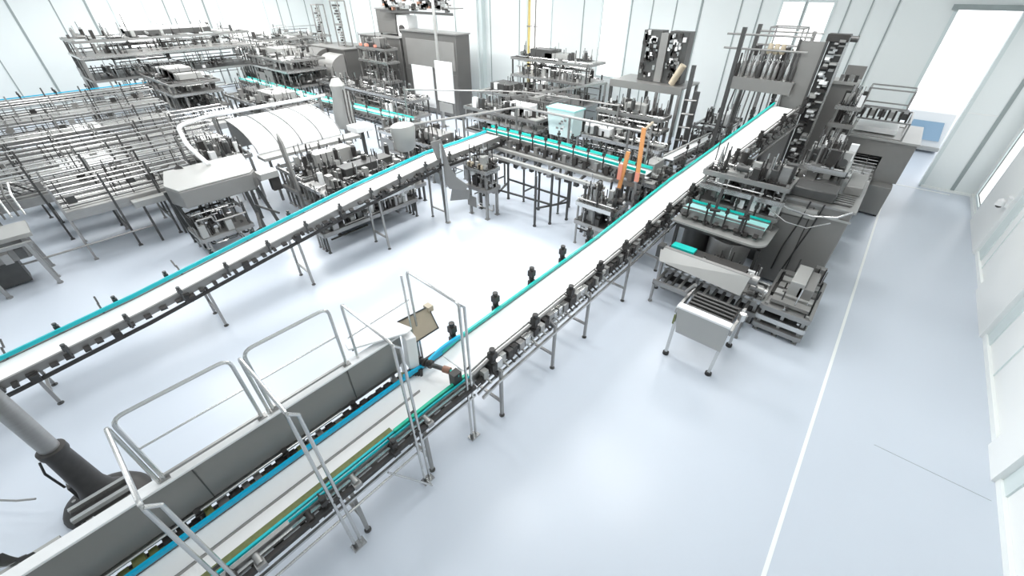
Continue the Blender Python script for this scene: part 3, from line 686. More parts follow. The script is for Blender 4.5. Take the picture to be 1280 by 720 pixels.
# gantry with platform
ga = thing('gantry_platform', 'raised grey platform beam on tall leaning posts with railing at the top of the incline', 'platform', (-2.8, 12.9, 0))
MB().box(-3.42, -1.95, 12.5, 12.56, 2.86, 3.14).build('front_beam', 'sheet', ga)
MB().box(-3.42, -1.95, 12.56, 13.9, 3.08, 3.12).build('deck', 'steel', ga)
for x in (-3.38,):
    for y in (12.53, 13.85): MB().bar((x, y, 0), (x, y, 4.2), .09).build('post', 'steeld', ga)
MB().bar((-2.9, 13.85, 0), (-2.9, 13.85, 3.1), .08).build('post', 'steel', ga)
MB().bar((-2.1, 13.85, 0), (-2.1, 13.85, 4.1), .08).build('post', 'steel', ga)
for z in (3.75, 4.05): [MB().cyl((xx, y, z), (-1.9, y, z + .02), .022, n=8).build('guard_rail', 'steel', ga) for xx, y in ((-3.75, 12.53), (-3.4, 13.85))]
for i in range(10): MB().tube([(-3.3 + i * .13, 12.65, 1.7 + .07 * i), (-3.28 + i * .13, 12.62, 2.4), (-3.22 + i * .12, 12.6, 2.86)], .018, 6).build('hose', 'steel' if i % 2 else 'steeld', ga)
gm = thing('capping_head', 'dense cluster of bottles valves and yellowish parts on the raised platform', 'machine', (-2.7, 13.1, 3.12))
for j in range(3):
    for i in range(11):
        x = -3.32 + .125 * i; y = 12.68 + .25 * j
        MB().lathe((x, y, 3.125), [(.03, 0), (.045, .03), (.045, .28), (.02, .36), (.02, .46 + .2 * rnd.random())], 8).build('valve', rnd.choice(['steell', 'steel', 'dark', 'steeld']), gm)
for i in range(7): MB().box(-3.1 + .16 * i, -3.02 + .16 * i, 12.85, 13.2, 3.5 + .1 * rnd.random(), 3.72 + .1 * rnd.random()).build('manifold', rnd.choice(['steel', 'dark', 'beige', 'steell']), gm)
for i in range(3): MB().lathe((-2.75 + .14 * i, 12.8, 3.66), [(.05, 0), (.07, .05), (.05, .22)], 10).build('yellow_cap', 'beige', gm)
frame_box(gm, 'frame', -2.9, -2.2, 12.9, 13.5, 3.5, 4.2, .03, 'steel')

def leaning(name, label, cat, x0, x1, y, z0, z1, m, d=.08):
    o = thing(name, label, cat, ((x0 + x1) / 2, y, 0))
    return o
tp = thing('tall_guard_plate', 'tall upright dark grey plate rising beside the top of the incline', 'panel', (-1.9, 12.75, 0))
MB().box(-2.13, -1.65, 12.72, 12.78, .1, 3.98).build('plate', 'sheet', tp)
MB().box(-2.17, -2.13, 12.68, 12.82, .1, 4.0).box(-1.65, -1.61, 12.68, 12.82, .1, 4.0).build('edge_channel', 'steeld', tp)
MB().box(-2.2, -1.6, 12.6, 12.9, 0, .1).build('base', 'steeld', tp)
ev = thing('bottle_elevator', 'tall vertical elevator column packed with small parts between two dark plates', 'machine', (-1.25, 12.4, 0))
MB().box(-1.44, -1.12, 12.42, 12.48, .1, 4.0).build('back_plate', 'steeld', ev)
MB().box(-1.46, -1.10, 12.3, 12.6, 0, .1).build('base', 'steeld', ev)
for x in (-1.48, -1.08): MB().bar((x, 12.36, .1), (x, 12.36, 4.1), .04, .1).build('side_rail', 'steell', ev)
for i in range(84):
    z = .3 + i * .0445; x = -1.42 + .2 * rnd.random()
    MB().box(x, x + .06 + .1 * rnd.random(), 12.22 + .1 * rnd.random(), 12.42, z, z + .03 + .03 * rnd.random()).build('carrier', rnd.choice(['steell', 'white', 'sheetl', 'dark', 'steel']), ev)
MB().box(-1.50, -1.08, 12.25, 12.6, 4.0, 4.14).build('head', 'dark', ev)
MB().cyl((-1.08, 12.4, 4.06), (-.92, 12.4, 4.06), .06, n=12).build('drive_motor', 'steeld', ev)
ev.location = (-1.41, 12.85, 0)
ck = thing('control_tower', 'dark grey block cabinet with a thick dark upright between elevator and packing machine', 'cabinet', (-.9, 13.9, 0))
MB().box(-1.62, -.82, 13.7, 14.2, .0, 3.05).build('body', 'sheet', ck, bevel=.012)
MB().box(-1.66, -.78, 13.66, 14.24, 3.05, 3.12).build('top_plate', 'sheetl', ck)
for i in range(4): MB().box(-1.2 + .1 * i, -1.13 + .1 * i, 13.7, 13.8, 3.12, 3.26).build('connector', 'dark' if i % 2 else 'steel', ck)
for i in range(5): MB().box(-1.0, -.84, 13.67, 13.70, 1.2 + .3 * i, 1.35 + .3 * i).build('vent', 'steeld', ck)
gp = thing('grey_upright_plate', 'plain grey upright plate against the back wall above the packing machine', 'panel', (-1.05, 15.2, 0))
MB().box(-1.25, -.83, 15.0, 15.08, .0, 3.32).build('plate', 'sheet', gp)
MB().box(-1.3, -.78, 14.95, 15.2, 0, .05).build('base', 'steeld', gp)
machine('elevator_side_rack', 'narrow rack of stacked small parts right of the elevator', 'machine', -.98, -.50, 13.1, 13.6, 2.7, 33, deck=(.55, .7, .85, 1.0), pipes=16, motors=6, cyls=22, boxes=18, rails=4, posts=4)
machine('incline_support_rack', 'tangle of pipes valves and brown fittings under the upper incline', 'machine', -2.05, -1.0, 9.9, 11.3, 1.4, 34, deck=(.45, .7, .95), pipes=34, motors=10, cyls=26, boxes=18, rails=6, posts=10, accent='brown')

# ------------------------------------------------------------------ middle background
mp = thing('rear_platform', 'rear grey platform beam on legs with sloping pipe, beyond the orange posts', 'platform', (-5.9, 13.3, 0))
MB().box(-7.1, -4.75, 13.0, 13.06, 2.42, 2.62).build('front_beam', 'sheet', mp)
MB().box(-7.1, -4.75, 13.06, 14.4, 2.56, 2.6).build('deck', 'steel', mp)
for x in (-7.05, -6.4, -5.5, -4.8):
    for y in (13.05, 14.35): MB().bar((x, y, 0), (x, y, 2.56), .08).build('post', 'steel' if x > -6 else 'steeld', mp)
sp_ = thing('sloping_rail', 'sloping square steel rail rising to the left end of the rear platform beam', 'rail', (-9, 12.2, 0))
MB().bar((-10.6, 11.95, 1.75), (-7.15, 12.95, 2.5), .07).build('rail', 'steel', sp_)
MB().bar((-10.6, 11.95, 0), (-10.6, 11.95, 1.75), .06).bar((-7.2, 12.93, 0), (-7.2, 12.93, 2.5), .05).build('post', 'steel', sp_)
tw = thing('filling_tower', 'tall dark perforated twin tower with small bottles on the rear platform', 'machine', (-5.7, 13.6, 2.6))
for k, x in enumerate((-6.42, -5.62)):
    MB().box(x, x + .58, 13.5, 13.9, 2.61, 3.95).build('column_body', 'steeld', tw)
    for i in range(46):
        xx = x + .02 + .46 * rnd.random(); z = 2.7 + 1.15 * rnd.random()
        MB().box(xx, xx + .05 + .06 * rnd.random(), 13.44, 13.5, z, z + .08 + .05 * rnd.random()).build('fitting', rnd.choice(['steell', 'white', 'dark', 'steel', 'dark']), tw)
MB().box(-5.84, -5.62, 13.42, 13.7, 2.62, 3.9).build('divider', 'sheet', tw)
MB().cyl((-5.25, 13.4, 2.62), (-5.0, 13.4, 3.15), .10, n=12).build('side_tank', 'beige', tw)
tp2 = thing('leaning_pipe_rack', 'pair of dark uprights and pipes right of the filling tower', 'rack', (-4.6, 13.4, 0))
MB().bar((-4.62, 13.2, 0), (-4.62, 13.2, 3.2), .10).bar((-4.35, 13.2, 0), (-4.35, 13.2, 2.55), .12).build('upright', 'steeld', tp2)
for i in range(6): MB().cyl((-4.65, 13.15, .4 + .38 * i), (-4.3, 13.15, .42 + .38 * i), .03, n=8).build('rung', 'steel', tp2)

machine('under_platform_machine', 'cluttered machinery standing below the rear platform', 'machine', -7.0, -4.85, 12.2, 12.9, 1.9, 41, deck=(.5, .8, 1.0), pipes=30, motors=9, cyls=26, boxes=20, rails=5, posts=12, panels=3)
machine('twin_tank_machine', 'long machine with white tops and dark gaps against the back wall under the yellow pipe', 'machine', -13.0, -9.2, 15.0, 16.3, 2.6, 42, deck=(.45, .75, 1.0), pipes=30, motors=9, cyls=30, boxes=22, rails=6, posts=14, panels=5)
machine('wide_washer_unit', 'broad low machine with dark grille of upright bars behind the cross conveyor', 'machine', -12.4, -9.0, 12.4, 13.9, 1.75, 43, deck=(.4, .7, 1.0), pipes=30, motors=10, cyls=34, boxes=22, rails=6, posts=16, panels=4)
machine('rear_belt_machine', 'pale belt machine between the rear platform and the cross conveyor', 'machine', -8.6, -4.4, 11.4, 12.0, 1.35, 44, deck=(.5, .95), pipes=26, motors=8, cyls=26, boxes=18, rails=5, posts=12, panels=3, lane='sheetl')
machine('tote_side_machine', 'steel machine with valve row left of the pale teal tote', 'machine', -11.6, -8.3, 10.8, 11.7, 1.55, 45, deck=(.5, .8, 1.0), pipes=30, motors=10, cyls=30, boxes=20, rails=6, posts=12, panels=3)
machine('post_side_machine', 'low machine with pale belts right behind the orange posts', 'machine', -4.4, -3.45, 9.25, 10.4, 1.25, 46, deck=(.5, .95), pipes=22, motors=8, cyls=14, boxes=12, rails=6, posts=10, panels=2, lane='white')
machine('wall_end_machine', 'low rail machine between rear platform and gantry near the back wall', 'machine', -4.7, -3.6, 14.5, 16.2, 1.4, 47, deck=(.5, .95), pipes=14, motors=5, cyls=10, boxes=10, rails=5, posts=8, lane='white')
conveyor('pale_rear_conveyor', 'pale flat conveyor running toward the back wall left of the gantry', 'conveyor', [(-4.05, 11.2, 1.2), (-3.85, 14.2, 1.2)], w=.3, gl='steell', gr='steell', belt='white', legs=(.4, 1.6, 2.8), brk=(.5, 1.2, 1.9, 2.6), brkh=.3)
pl = thing('guard_pipe_line', 'long bent steel pipe rail carried at head height over the cross conveyor', 'pipe', (-7, 8.5, 1.9))
MB().tube(rounded([(-9.9, 6.3, 1.95), (-9.3, 8.6, 1.95), (-8.8, 10.5, 1.95), (-4.6, 10.55, 1.95), (-3.75, 9.0, 2.3)], .25, 5), .035, 8).build('pipe', 'steel', pl)
for x, y in ((-9.3, 8.6), (-8.8, 10.4), (-6.9, 10.55), (-5.0, 10.55)): MB().bar((x, y, 0), (x, y, 1.95), .05).build('post', 'steel', pl)
pl = thing('guard_pipe_line', 'second higher steel pipe rail behind the cross conveyor', 'pipe', (-8, 11.9, 2.1))
MB().tube(rounded([(-13.5, 9.7, 2.0), (-9.6, 11.8, 2.1), (-6.2, 12.1, 2.1)], .3, 5), .022, 8).build('pipe', 'steel', pl)
for x, y in ((-13.5, 9.7), (-9.6, 11.8), (-6.2, 12.1)): MB().bar((x, y, 0), (x, y, 2.1), .05).build('post', 'steel', pl)
yp = thing('yellow_pipe', 'thin yellow vertical pipe running up the back wall window', 'pipe', (-13.9, 17.2, 0))
MB().cyl((-13.85, 17.25, 0), (-13.85, 17.25, 6.5), .06, n=10).build('pipe', 'yellow', yp)
for z in (1.5, 3.5, 5.5): MB().box(-13.93, -13.77, 17.18, 17.4, z, z + .05).build('clip', 'steel', yp)
yp = thing('grey_pipe', 'thin grey vertical pipe beside the yellow one on the back wall', 'pipe', (-13.5, 17.2, 0))
MB().cyl((-13.5, 17.25, 0), (-13.5, 17.25, 6.5), .04, n=10).build('pipe', 'steel', yp)
for z in (1.5, 3.5, 5.5): MB().box(-13.56, -13.44, 17.18, 17.4, z, z + .05).build('clip', 'steel', yp)

# ------------------------------------------------------------------ grey cabinets at the back left
def cabinet(label, x0, x1, y0, y1, z1, band=None, legs=True, m='sheetd', zb=0):
    o = thing('machine_cabinet', label, 'cabinet', ((x0 + x1) / 2, (y0 + y1) / 2, zb))
    MB().box(x0, x1, y0, y1, zb + .06, z1).build('body', m, o, bevel=.02)
    MB().box(x0 - .04, x1 + .04, y0 - .04, y1 + .04, z1, z1 + .05).build('top_plate', 'steel', o)
    nd = max(1, int((x1 - x0) / 1.1)); w = (x1 - x0) / nd
    for i in range(nd):
        dd = MB().box(x0 + w * i + .03, x0 + w * (i + 1) - .03, y0 - .02, y0, zb + .15, zb + (z1 - zb) * .55).build('door', m, o)
        MB().box(x0 + w * i + .08, x0 + w * i + .11, y0 - .05, y0 - .02, zb + (z1 - zb) * .3, zb + (z1 - zb) * .36).build('handle', 'steell', dd)
    if band: MB().box(x0 + .3, x1 - .1, y0 - .035, y0, z1 * band[0], z1 * band[1]).build('light_band', 'sheet', o)
    for x in (x0 + .08, x1 - .08): MB().cyl((x, y0 + .1, zb), (x, y0 + .1, zb + .07), .05).build('foot', 'black', o)
    return o
cabinet('largest dark grey cabinet with a paler upper band behind the white screens', -18.4, -14.75, 13.5, 14.3, 3.35, (.60, .92))
cabinet('middle dark grey cabinet with a valve rack in front at the back', -21.9, -18.6, 13.5, 15.5, 3.0)
cabinet('lower grey cabinet with curved hood at the left end of the cabinet row', -25.6, -22.2, 12.6, 14.6, 2.35, (.62, .9))
hd = thing('curved_hood', 'grey curved hood bulging in front of the lower grey cabinet', 'hood', (-23.4, 12.2, 0))
MB().prism([(-25.2, 12.5, .9)] + [(-25.2, 12.5 - .9 * math.sin(a), 2.35 - .9 + .9 * math.cos(a)) for a in [i * PI / 2 / 7 for i in range(8)]] + [(-25.2, 11.6, .9)], (1.5, 0, 0)).build('shell', 'sheetd', hd)
MB().prism([(-23.5, 12.5, .9)] + [(-23.5, 12.5 - .9 * math.sin(a), 2.2 - .9 + .9 * math.cos(a)) for a in [i * PI / 2 / 7 for i in range(8)]] + [(-23.5, 11.6, .9)], (1.4, 0, 0)).build('shell', 'sheet', hd)
for x in (-25.1, -23.6, -22.2): MB().bar((x, 11.7, 0), (x, 11.7, .9), .07).build('leg', 'steeld', hd)
for i, (a, b, z0, z1, lab) in enumerate(((-15.95, -14.65, .80, 2.35, 'left white rectangular screen standing before the largest grey cabinet'), (-14.45, -13.45, 1.15, 2.62, 'right white rectangular screen with small panel below, beside the grey cabinet'))):
    o = thing('white_screen', lab, 'screen', ((a + b) / 2, 12.0, 0))
    MB().box(a, b, 12.0, 12.04, z0, z1).build('panel', 'white', o)
    MB().bar((a + .05, 12.06, 0), (a + .05, 12.06, z1), .05).bar((b - .05, 12.06, 0), (b - .05, 12.06, z1), .05).build('stand', 'steel', o)
    if i: MB().box(a + .1, b - .1, 11.97, 12.0, .75, 1.1).build('small_panel', 'sheetl', o)
po = thing('support_column', 'slim light column standing between the two white screens', 'column', (-14.55, 12.2, 0))
MB().cyl((-14.55, 12.3, 0.02), (-14.55, 12.3, 6.4), .055, n=14).build('column', 'sheetl', po)
MB().box(-14.7, -14.4, 12.15, 12.45, 0, .02).build('base_plate', 'steel', po)
ct = thing('cable_tray', 'overhead tray crowded with pinkish and dark pipework at the top of the picture', 'cable tray', (-17.6, 14, 4.2))
MB().box(-20.1, -15.2, 13.8, 14.5, 4.22, 4.26).build('tray', 'steel', ct)
for i in range(90):
    x = -20.0 + 4.7 * rnd.random(); z = 4.1 + .5 * rnd.random()
    MB().box(x, x + .08 + .2 * rnd.random(), 13.74, 13.9, z, z + .06 + .12 * rnd.random()).build('fitting', rnd.choice(['steell', 'dark', 'steel', 'brown', 'steeld', 'white']), ct)
for x in (-19.5, -17.6, -15.7): MB().cyl((x, 14.1, 4.25), (x, 14.1, 6.6), .025, n=8).build('hanger', 'steel', ct)
MB().box(-20.2, -15.1, 13.78, 13.8, 4.0, 4.1).build('rail', 'steeld', ct)
for (x, z0, z1, w_, lab) in ((-25.6, 2.42, 4.2, .55, 'narrow dark rack of fittings above the left end of the cabinet row'), (-23.6, 2.42, 4.4, .7, 'pale rack of pipes above the lower grey cabinet')):
    o = thing('pipe_rack', lab, 'rack', (x, 13.5, z0))
    frame_box(o, 'frame', x, x + w_, 13.2, 13.6, z0, z1, .05, 'steel')
    for i in range(16): MB().box(x + .05 + (w_ - .2) * rnd.random(), x + .15 + (w_ - .2) * rnd.random(), 13.2, 13.35, z0 + i * (z1 - z0) / 17, z0 + .08 + i * (z1 - z0) / 17).build('fitting', rnd.choice(['dark', 'steel', 'steeld', 'steell']), o)
bx = cabinet('small grey cabinet standing on top of the middle cabinet with a pale machine head', -20.9, -19.4, 14.0, 14.9, 4.1, zb=3.05)
o = thing('white_hatch', 'white box hatch beside the small upper grey cabinet', 'hatch', (-19.0, 14.2, 3.05))
MB().box(-19.3, -18.5, 14.0, 14.6, 3.06, 3.9).build('body', 'white', o, bevel=.02)
MB().cyl((-18.9, 13.98, 3.35), (-18.9, 13.9, 3.35), .18, n=16).build('port', 'dark', o)
MB().cyl((-18.75, 13.98, 3.2), (-18.75, 13.88, 3.2), .1, n=12).build('port', 'steell', o)
machine('valve_rack', 'valve rack with red and green dots in front of the middle grey cabinet', 'rack', -20.6, -18.3, 12.4, 13.1, 2.7, 51, deck=(.5, .8, 1.0), pipes=24, motors=6, cyls=24, boxes=16, rails=4, posts=8, accent='coral')
machine('cabinet_front_line', 'long line of dark machinery at the foot of the grey cabinets', 'machine', -21.8, -14.5, 10.6, 11.6, 1.4, 52, deck=(.5, .95), pipes=34, motors=12, cyls=34, boxes=24, rails=6, posts=16, panels=3)
machine('far_left_line', 'long cluttered machine line below the left wall windows', 'machine', -28.6, -26.0, 3.0, 9.8, 3.2, 53, deck=(.55, .82, 1.0), pipes=44, motors=14, cyls=40, boxes=28, rails=8, posts=16, panels=4, over=.8)
machine('far_left_stack', 'tall stack of pipes and valves in the far left corner', 'machine', -30.0, -26.6, 10.2, 14.5, 2.7, 54, deck=(.4, .65, .85, 1.0), pipes=40, motors=12, cyls=34, boxes=24, rails=8, posts=14, panels=4, over=.8)
machine('olive_panel_machine', 'machine with greenish grey panel behind the crowded left conveyors', 'machine', -25.6, -21.6, 4.6, 6.4, 1.9, 55, deck=(.5, .8, 1.0), pipes=34, motors=10, cyls=30, boxes=22, rails=6, posts=14, panels=5)
machine('capper_machine', 'dark machine with bottle heads left of the rear cross conveyor start', 'machine', -26.0, -22.0, 9.4, 11.4, 2.2, 56, deck=(.5, .8, 1.0), pipes=34, motors=12, cyls=34, boxes=24, rails=6, posts=14, panels=4)
machine('mid_left_machine', 'cluttered machinery behind the white hood and the rear cross conveyor', 'machine', -21.0, -16.5, 6.2, 8.0, 1.5, 57, deck=(.5, .95), pipes=34, motors=12, cyls=34, boxes=24, rails=6, posts=14, panels=4)
machine('hood_end_machine', 'dark machinery below the small white box beyond the hood', 'machine', -12.6, -9.4, 7.75, 8.7, 1.25, 58, deck=(.5, .95), pipes=34, motors=12, cyls=30, boxes=24, rails=6, posts=14, panels=3)

# ------------------------------------------------------------------ left crowd of lane beds
def lane_bed(label, xc, y0, y1, w, z, lanes=5, seed=1, hz=.42, ext=(), m='sheet', post=1.1):
    R = random.Random(seed); o = thing('lane_conveyor', label, 'conveyor', (xc, (y0 + y1) / 2, 0))
    MB().box(xc - w / 2, xc + w / 2, y0, y1, z - .05, z).build('bed', m, o)
    for sg in (-1, 1): MB().box(xc + sg * w / 2, xc + sg * (w / 2 + .05), y0, y1, z - .16, z + .03).build('side_frame', 'steel', o)
    for k in range(lanes + 1):
        x = xc - w / 2 + w * k / lanes
        MB().cyl((x, y0, z + .12), (x, y1, z + .12), .012, n=6).build('guide_rail', 'steell' if k % 2 else 'steeld', o)
        if k < lanes: MB().box(x + .03, x + w / lanes - .03, y0, y1, z + .001, z + .012).build('lane_belt', R.choice(['sheetl', 'steel', 'steeld', 'sheetl']), o)
        if k % 2 == 0: MB().cyl((x, y0, z + hz), (x, y1, z + hz), .018, n=6).build('upper_rail', 'steell', o)
    n_ = int((y1 - y0) / post) + 1
    for i in range(n_ + 1):
        y = y0 + (y1 - y0) * i / n_
        for sg in (-1, 1):
            x = xc + sg * (w / 2 + .07)
            MB().bar((x, y, .02), (x, y, z + hz + .1 + .25 * R.random()), .04).box(x - .04, x + .04, y - .04, y + .04, 0, .02).build('post', 'steel' if R.random() < .5 else 'steeld', o)
        MB().bar((xc - w / 2 - .07, y, z + hz - .04), (xc + w / 2 + .07, y, z + hz - .04), .025).build('cross_bar', 'steel', o)
        MB().bar((xc - w / 2 - .07, y, .35), (xc + w / 2 + .07, y, .35), .03).build('cross_bar', 'steel', o)
    for i in range(8):
        y = y0 + .2 + (y1 - y0 - .4) * R.random(); x = xc + (R.random() - .5) * w * .8
        MB().box(x - .05, x + .05, y - .08, y + .08, z + .12, z + .2 + .1 * R.random()).build('clamp', R.choice(['dark', 'steeld', 'steel']), o)
    for i in range(14):
        y = y0 + .1 + (y1 - y0 - .2) * R.random(); x = xc + (R.random() - .5) * w
        MB().cyl((x, y, z), (x, y, z + .3 + .4 * R.random()), .012, n=6).build('guide_rod', R.choice(['steell', 'dark', 'steeld']), o)
    for (ya, yb) in ext: MB().box(xc - w * .45, xc + w * .45, ya, yb, z + .001, z + .02).build('cover_sheet', 'white', o)
    return o
lane_bed('nearest multi-lane steel conveyor bed with dark front edge at the left', -12.95, -.15, 2.35, 1.1, 1.1, 6, 1)
lane_bed('second multi-lane conveyor bed from the open floor at the left', -14.6, -1.3, 3.6, 1.2, 1.1, 6, 2)
lane_bed('third conveyor bed with wide pale cover at the left', -16.6, -1.4, 4.2, 1.3, 1.05, 5, 3, ext=((.3, 1.4),))
lane_bed('fourth conveyor bed running past the white floor gap at the left', -18.6, -1.4, 5.4, 1.2, 1.0, 4, 4)
lane_bed('fifth conveyor bed with dark lanes, behind the fourth', -20.5, -1.2, 4.0, 1.1, 1.15, 4, 5, m='sheet', ext=((1.2, 1.9),))
lane_bed('sixth conveyor bed near the left wall machines', -22.8, -.8, 4.2, 1.3, 1.3, 5, 6)
conveyor('blue_edge_conveyor', 'thin conveyor with pale blue guide rail along the top left', 'conveyor', [(-24.9, -.9, 1.55), (-24.9, 4.6, 1.55)], w=.4, gl='cyan', gr='steell', belt='sheetl', legs=(.5, 2, 3.5, 5), brk=(.5, 1.5, 2.5, 3.5, 4.5), depth=.2)
# front-edge details of nearest bed
fe = thing('edge_trough', 'pale greenish steel trough along the front of the nearest lane bed', 'trough', (-12.3, 1.2, 0))
MB().prism([(-12.34, .95, 1.06), (-12.10, .95, 1.06), (-12.12, .95, .92), (-12.30, .95, .92)], (0, .75, 0)).build('trough', 'sheetl', fe)
for y in (1.1, 1.6): MB().bar((-12.2, y, 0), (-12.2, y, .93), .045).build('leg', 'steeld', fe)
MB().cyl((-12.24, -1.2, .40), (-12.24, 1.1, .40), .02).build('tie_bar', 'steel', fe)
bl = thing('edge_machine', 'grey machine with pale top plate and curved hoses cut by the left picture edge', 'machine', (-12.0, -1.8, 0))
MB().box(-12.8, -12.0, -2.6, -.75, .98, 1.06).build('top_plate', 'sheetl', bl)
MB().box(-12.7, -12.1, -2.6, -.95, .55, .98).build('body', 'sheet', bl, bevel=.02)
MB().box(-12.6, -12.2, -2.6, -1.2, .05, .55).build('lower_body', 'steeld', bl)
for x, y in ((-12.72, -.85), (-12.06, -.85), (-11.74, -.85), (-11.8, -1.6)):
    MB().bar((x, y, .02), (x + .02, y - .05, 1.0), .06).cyl((x, y, 0), (x, y, .03), .05).build('leg', 'steel', bl)
MB().bar((-12.0, -.85, .9), (-11.74, -.85, .9), .06).bar((-11.78, -1.6, .95), (-11.76, -.8, .95), .06).build('bracket', 'steel', bl)
for i in range(6): MB().box(-12.0 + .02 * i, -11.85 + .02 * i, -2.2 + .22 * i, -2.08 + .22 * i, .6 + .05 * (i % 3), .8 + .05 * (i % 3)).build('control_box', ['dark', 'steel', 'steeld'][i % 3], bl)
for i in range(4): MB().tube([(-13.0, -1.0 + .1 * i, 1.1), (-13.15, -1.0 + .1 * i, 1.5), (-13.5, -.95 + .1 * i, 1.65), (-13.9, -.8 + .1 * i, 1.5), (-14.0, -.6 + .1 * i, 1.25)], .02, 6).build('hose', 'steell' if i % 2 else 'steeld', bl)

# cover box
cb = thing('cover_box', 'long pale steel cover box with chamfered left end, raised on legs above the left floor', 'cover box', (-11.0, 2.3, 0))
P0 = [(-11.95, 1.72), (-10.95, 1.46), (-10.42, 1.58), (-10.42, 3.0), (-10.62, 3.14), (-11.95, 3.40)]
MB().prism([(x, y, 1.20) for x, y in P0], (0, 0, .37)).build('box', 'sheet', cb, bevel=.02)
MB().prism([(x - .02, y, 1.572) for x, y in P0], (0, 0, .03)).build('lid', 'sheetl', cb, bevel=.01)
MB().cyl((-11.95, 1.9, 1.45), (-11.95, 2.1, 1.6), .11, n=14).build('end_motor', 'dark', cb)
MB().box(-10.5, -10.2, 3.1, 3.5, 1.42, 1.56).build('end_tray', 'sheetl', cb)
MB().box(-10.4, -10.25, 3.3, 3.5, 1.1, 1.4).build('motor_block', 'dark', cb)
for (a, b) in (((-11.5, 1.6, .02), (-11.5, 1.5, 1.3)), ((-10.9, 1.67, .02), (-11.0, 1.5, 1.3)), ((-10.55, 2.9, .02), (-10.6, 2.8, 1.2)), ((-10.45, 3.25, .02), (-10.6, 3.05, 1.2)), ((-11.6, 3.2, .02), (-11.6, 3.2, 1.3))):
    MB().bar(a, b, .065).cyl((a[0], a[1], 0), (a[0], a[1], .025), .05).build('leg', 'steeld', cb)
MB().bar((-10.3, 2.8, .9), (-10.15, 3.2, .6), .04).build('brace', 'steeld', cb)
us = machine('under_box_linkage', 'tangle of angled brackets and pipes under the pale cover box', 'machine', -11.2, -10.3, 1.55, 2.6, 1.05, 61, deck=(.5,), pipes=22, motors=5, cyls=5, boxes=6, rails=3, posts=4, panels=1, pd=.035)
MB().bar((-10.1, 2.1, .12), (-9.8, 2.6, .55), .07).bar((-9.8, 2.6, .55), (-10.2, 2.75, .75), .06).build('lever', 'steeld', us)

# white tube frame and glossy hood
hf = thing('tube_frame', 'thick white bent tube frame arching over the machinery left of the glossy hood', 'frame', (-13, 3.6, 0))
MB().tube(rounded([(-11.6, 2.55, 1.62), (-12.3, 2.45, 1.95), (-13.9, 2.75, 2.05), (-14.45, 3.6, 2.05), (-14.5, 7.2, 2.05)], .3, 6), .05, 10).build('tube', 'white', hf)
MB().bar((-14.5, 7.0, 0), (-14.5, 7.0, 2.0), .07).build('post', 'steel', hf)
MB().bar((-14.45, 3.75, 0), (-14.45, 3.75, 2.0), .07).build('post', 'steel', hf)
machine('frame_machine', 'small dark machinery packed beneath the white bent tube frame', 'machine', -13.9, -12.4, 2.75, 3.75, 1.5, 62, deck=(.5, .95), pipes=26, motors=8, cyls=20, boxes=20, rails=4, posts=8, panels=2)
gh_ = thing('glossy_hood', 'glossy white curved hood in four sections with thin dark ribs', 'hood', (-13.5, 5.0, 0))
for k in range(4):
    y0 = 3.95 + k * .62
    prof = [(-12.50 - 1.8 * (1 - math.cos(a)) , 1.32 + .60 * math.sin(a)) for a in [i * PI / 2 / 8 for i in range(9)]]
    inner = [(x - .02, z - .03) for x, z in prof][::-1]
    MB().prism([(x, y0 + .02, z) for x, z in prof + inner], (0, .58, 0)).build('hood_section', 'white', gh_)
for k in range(5):
    y0 = 3.94 + k * .62
    MB().tube([(-12.49 - 1.8 * (1 - math.cos(a)), y0, 1.34 + .61 * math.sin(a)) for a in [i * PI / 2 / 8 for i in range(9)]], .014, 6).build('rib', 'steel', gh_)
MB().box(-12.5, -12.05, 3.9, 6.8, 1.22, 1.30).build('front_ledge', 'sheetl', gh_)
MB().box(-14.34, -14.3, 4.0, 6.6, 1.1, 1.9).build('back_wall', 'steel', gh_)
for y in (4.1, 5.3, 6.6):
    for x in (-12.3, -14.3): MB().bar((x, y, 0), (x, y, 1.2), .06).build('leg', 'steel', gh_)
vp = thing('grey_fin_plate', 'upright grey fin plate in front of the glossy hood', 'panel', (-10.4, 3.6, 0))
MB().prism([(-10.46, 3.85, .9), (-10.30, 3.85, .9), (-10.42, 3.85, 2.05), (-10.56, 3.85, 2.25), (-10.62, 3.85, 1.9)], (0, .05, 0)).build('plate', 'sheet', vp)
MB().bar((-10.38, 3.88, .0), (-10.38, 3.88, 1.0), .06).build('post', 'steel', vp)
machine('hood_front_machine', 'low machinery with rows of small white boxes between the hood and the left conveyor', 'machine', -10.5, -9.1, 4.0, 6.8, 1.12, 63, deck=(.5, .95), pipes=30, motors=12, cyls=20, boxes=26, rails=8, posts=14, panels=3)
machine('hood_foot_machine', 'dark low machinery directly at the foot of the glossy hood', 'machine', -11.95, -10.6, 4.1, 6.2, 1.15, 65, deck=(.5, .95), pipes=30, motors=12, cyls=20, boxes=20, rails=8, posts=12, panels=2)
machine('hood_side_shelf', 'long thin shelf of rollers just below the glossy hood', 'machine', -9.0, -8.5, 3.4, 6.0, .95, 64, deck=(.55, .95), pipes=14, motors=5, cyls=14, boxes=14, rails=4, posts=8, panels=1, pd=.035)
for i, (x, y, lab) in enumerate(((-11.2, 6.5, 'small white box with pale lid sitting beyond the end of the glossy hood'),)):
    o = thing('white_box', lab, 'box', (x, y, 0))
    MB().box(x - .45, x + .05, y - .3, y + .3, 1.62, 1.78).build('body', 'white', o, bevel=.02)
    MB().bar((x - .2, y, 0), (x - .2, y, 1.62), .08).build('stand', 'steeld', o)
wp = thing('white_shroud', 'ragged white shroud post rising behind the glossy hood', 'shroud', (-14.0, 7.4, 0))
MB().lathe((-13.9, 7.4, 0), [(.34, 1.1), (.30, 1.7), (.20, 2.2), (.24, 2.4), (.12, 2.6)], 12).build('shroud', 'sheetl', wp)
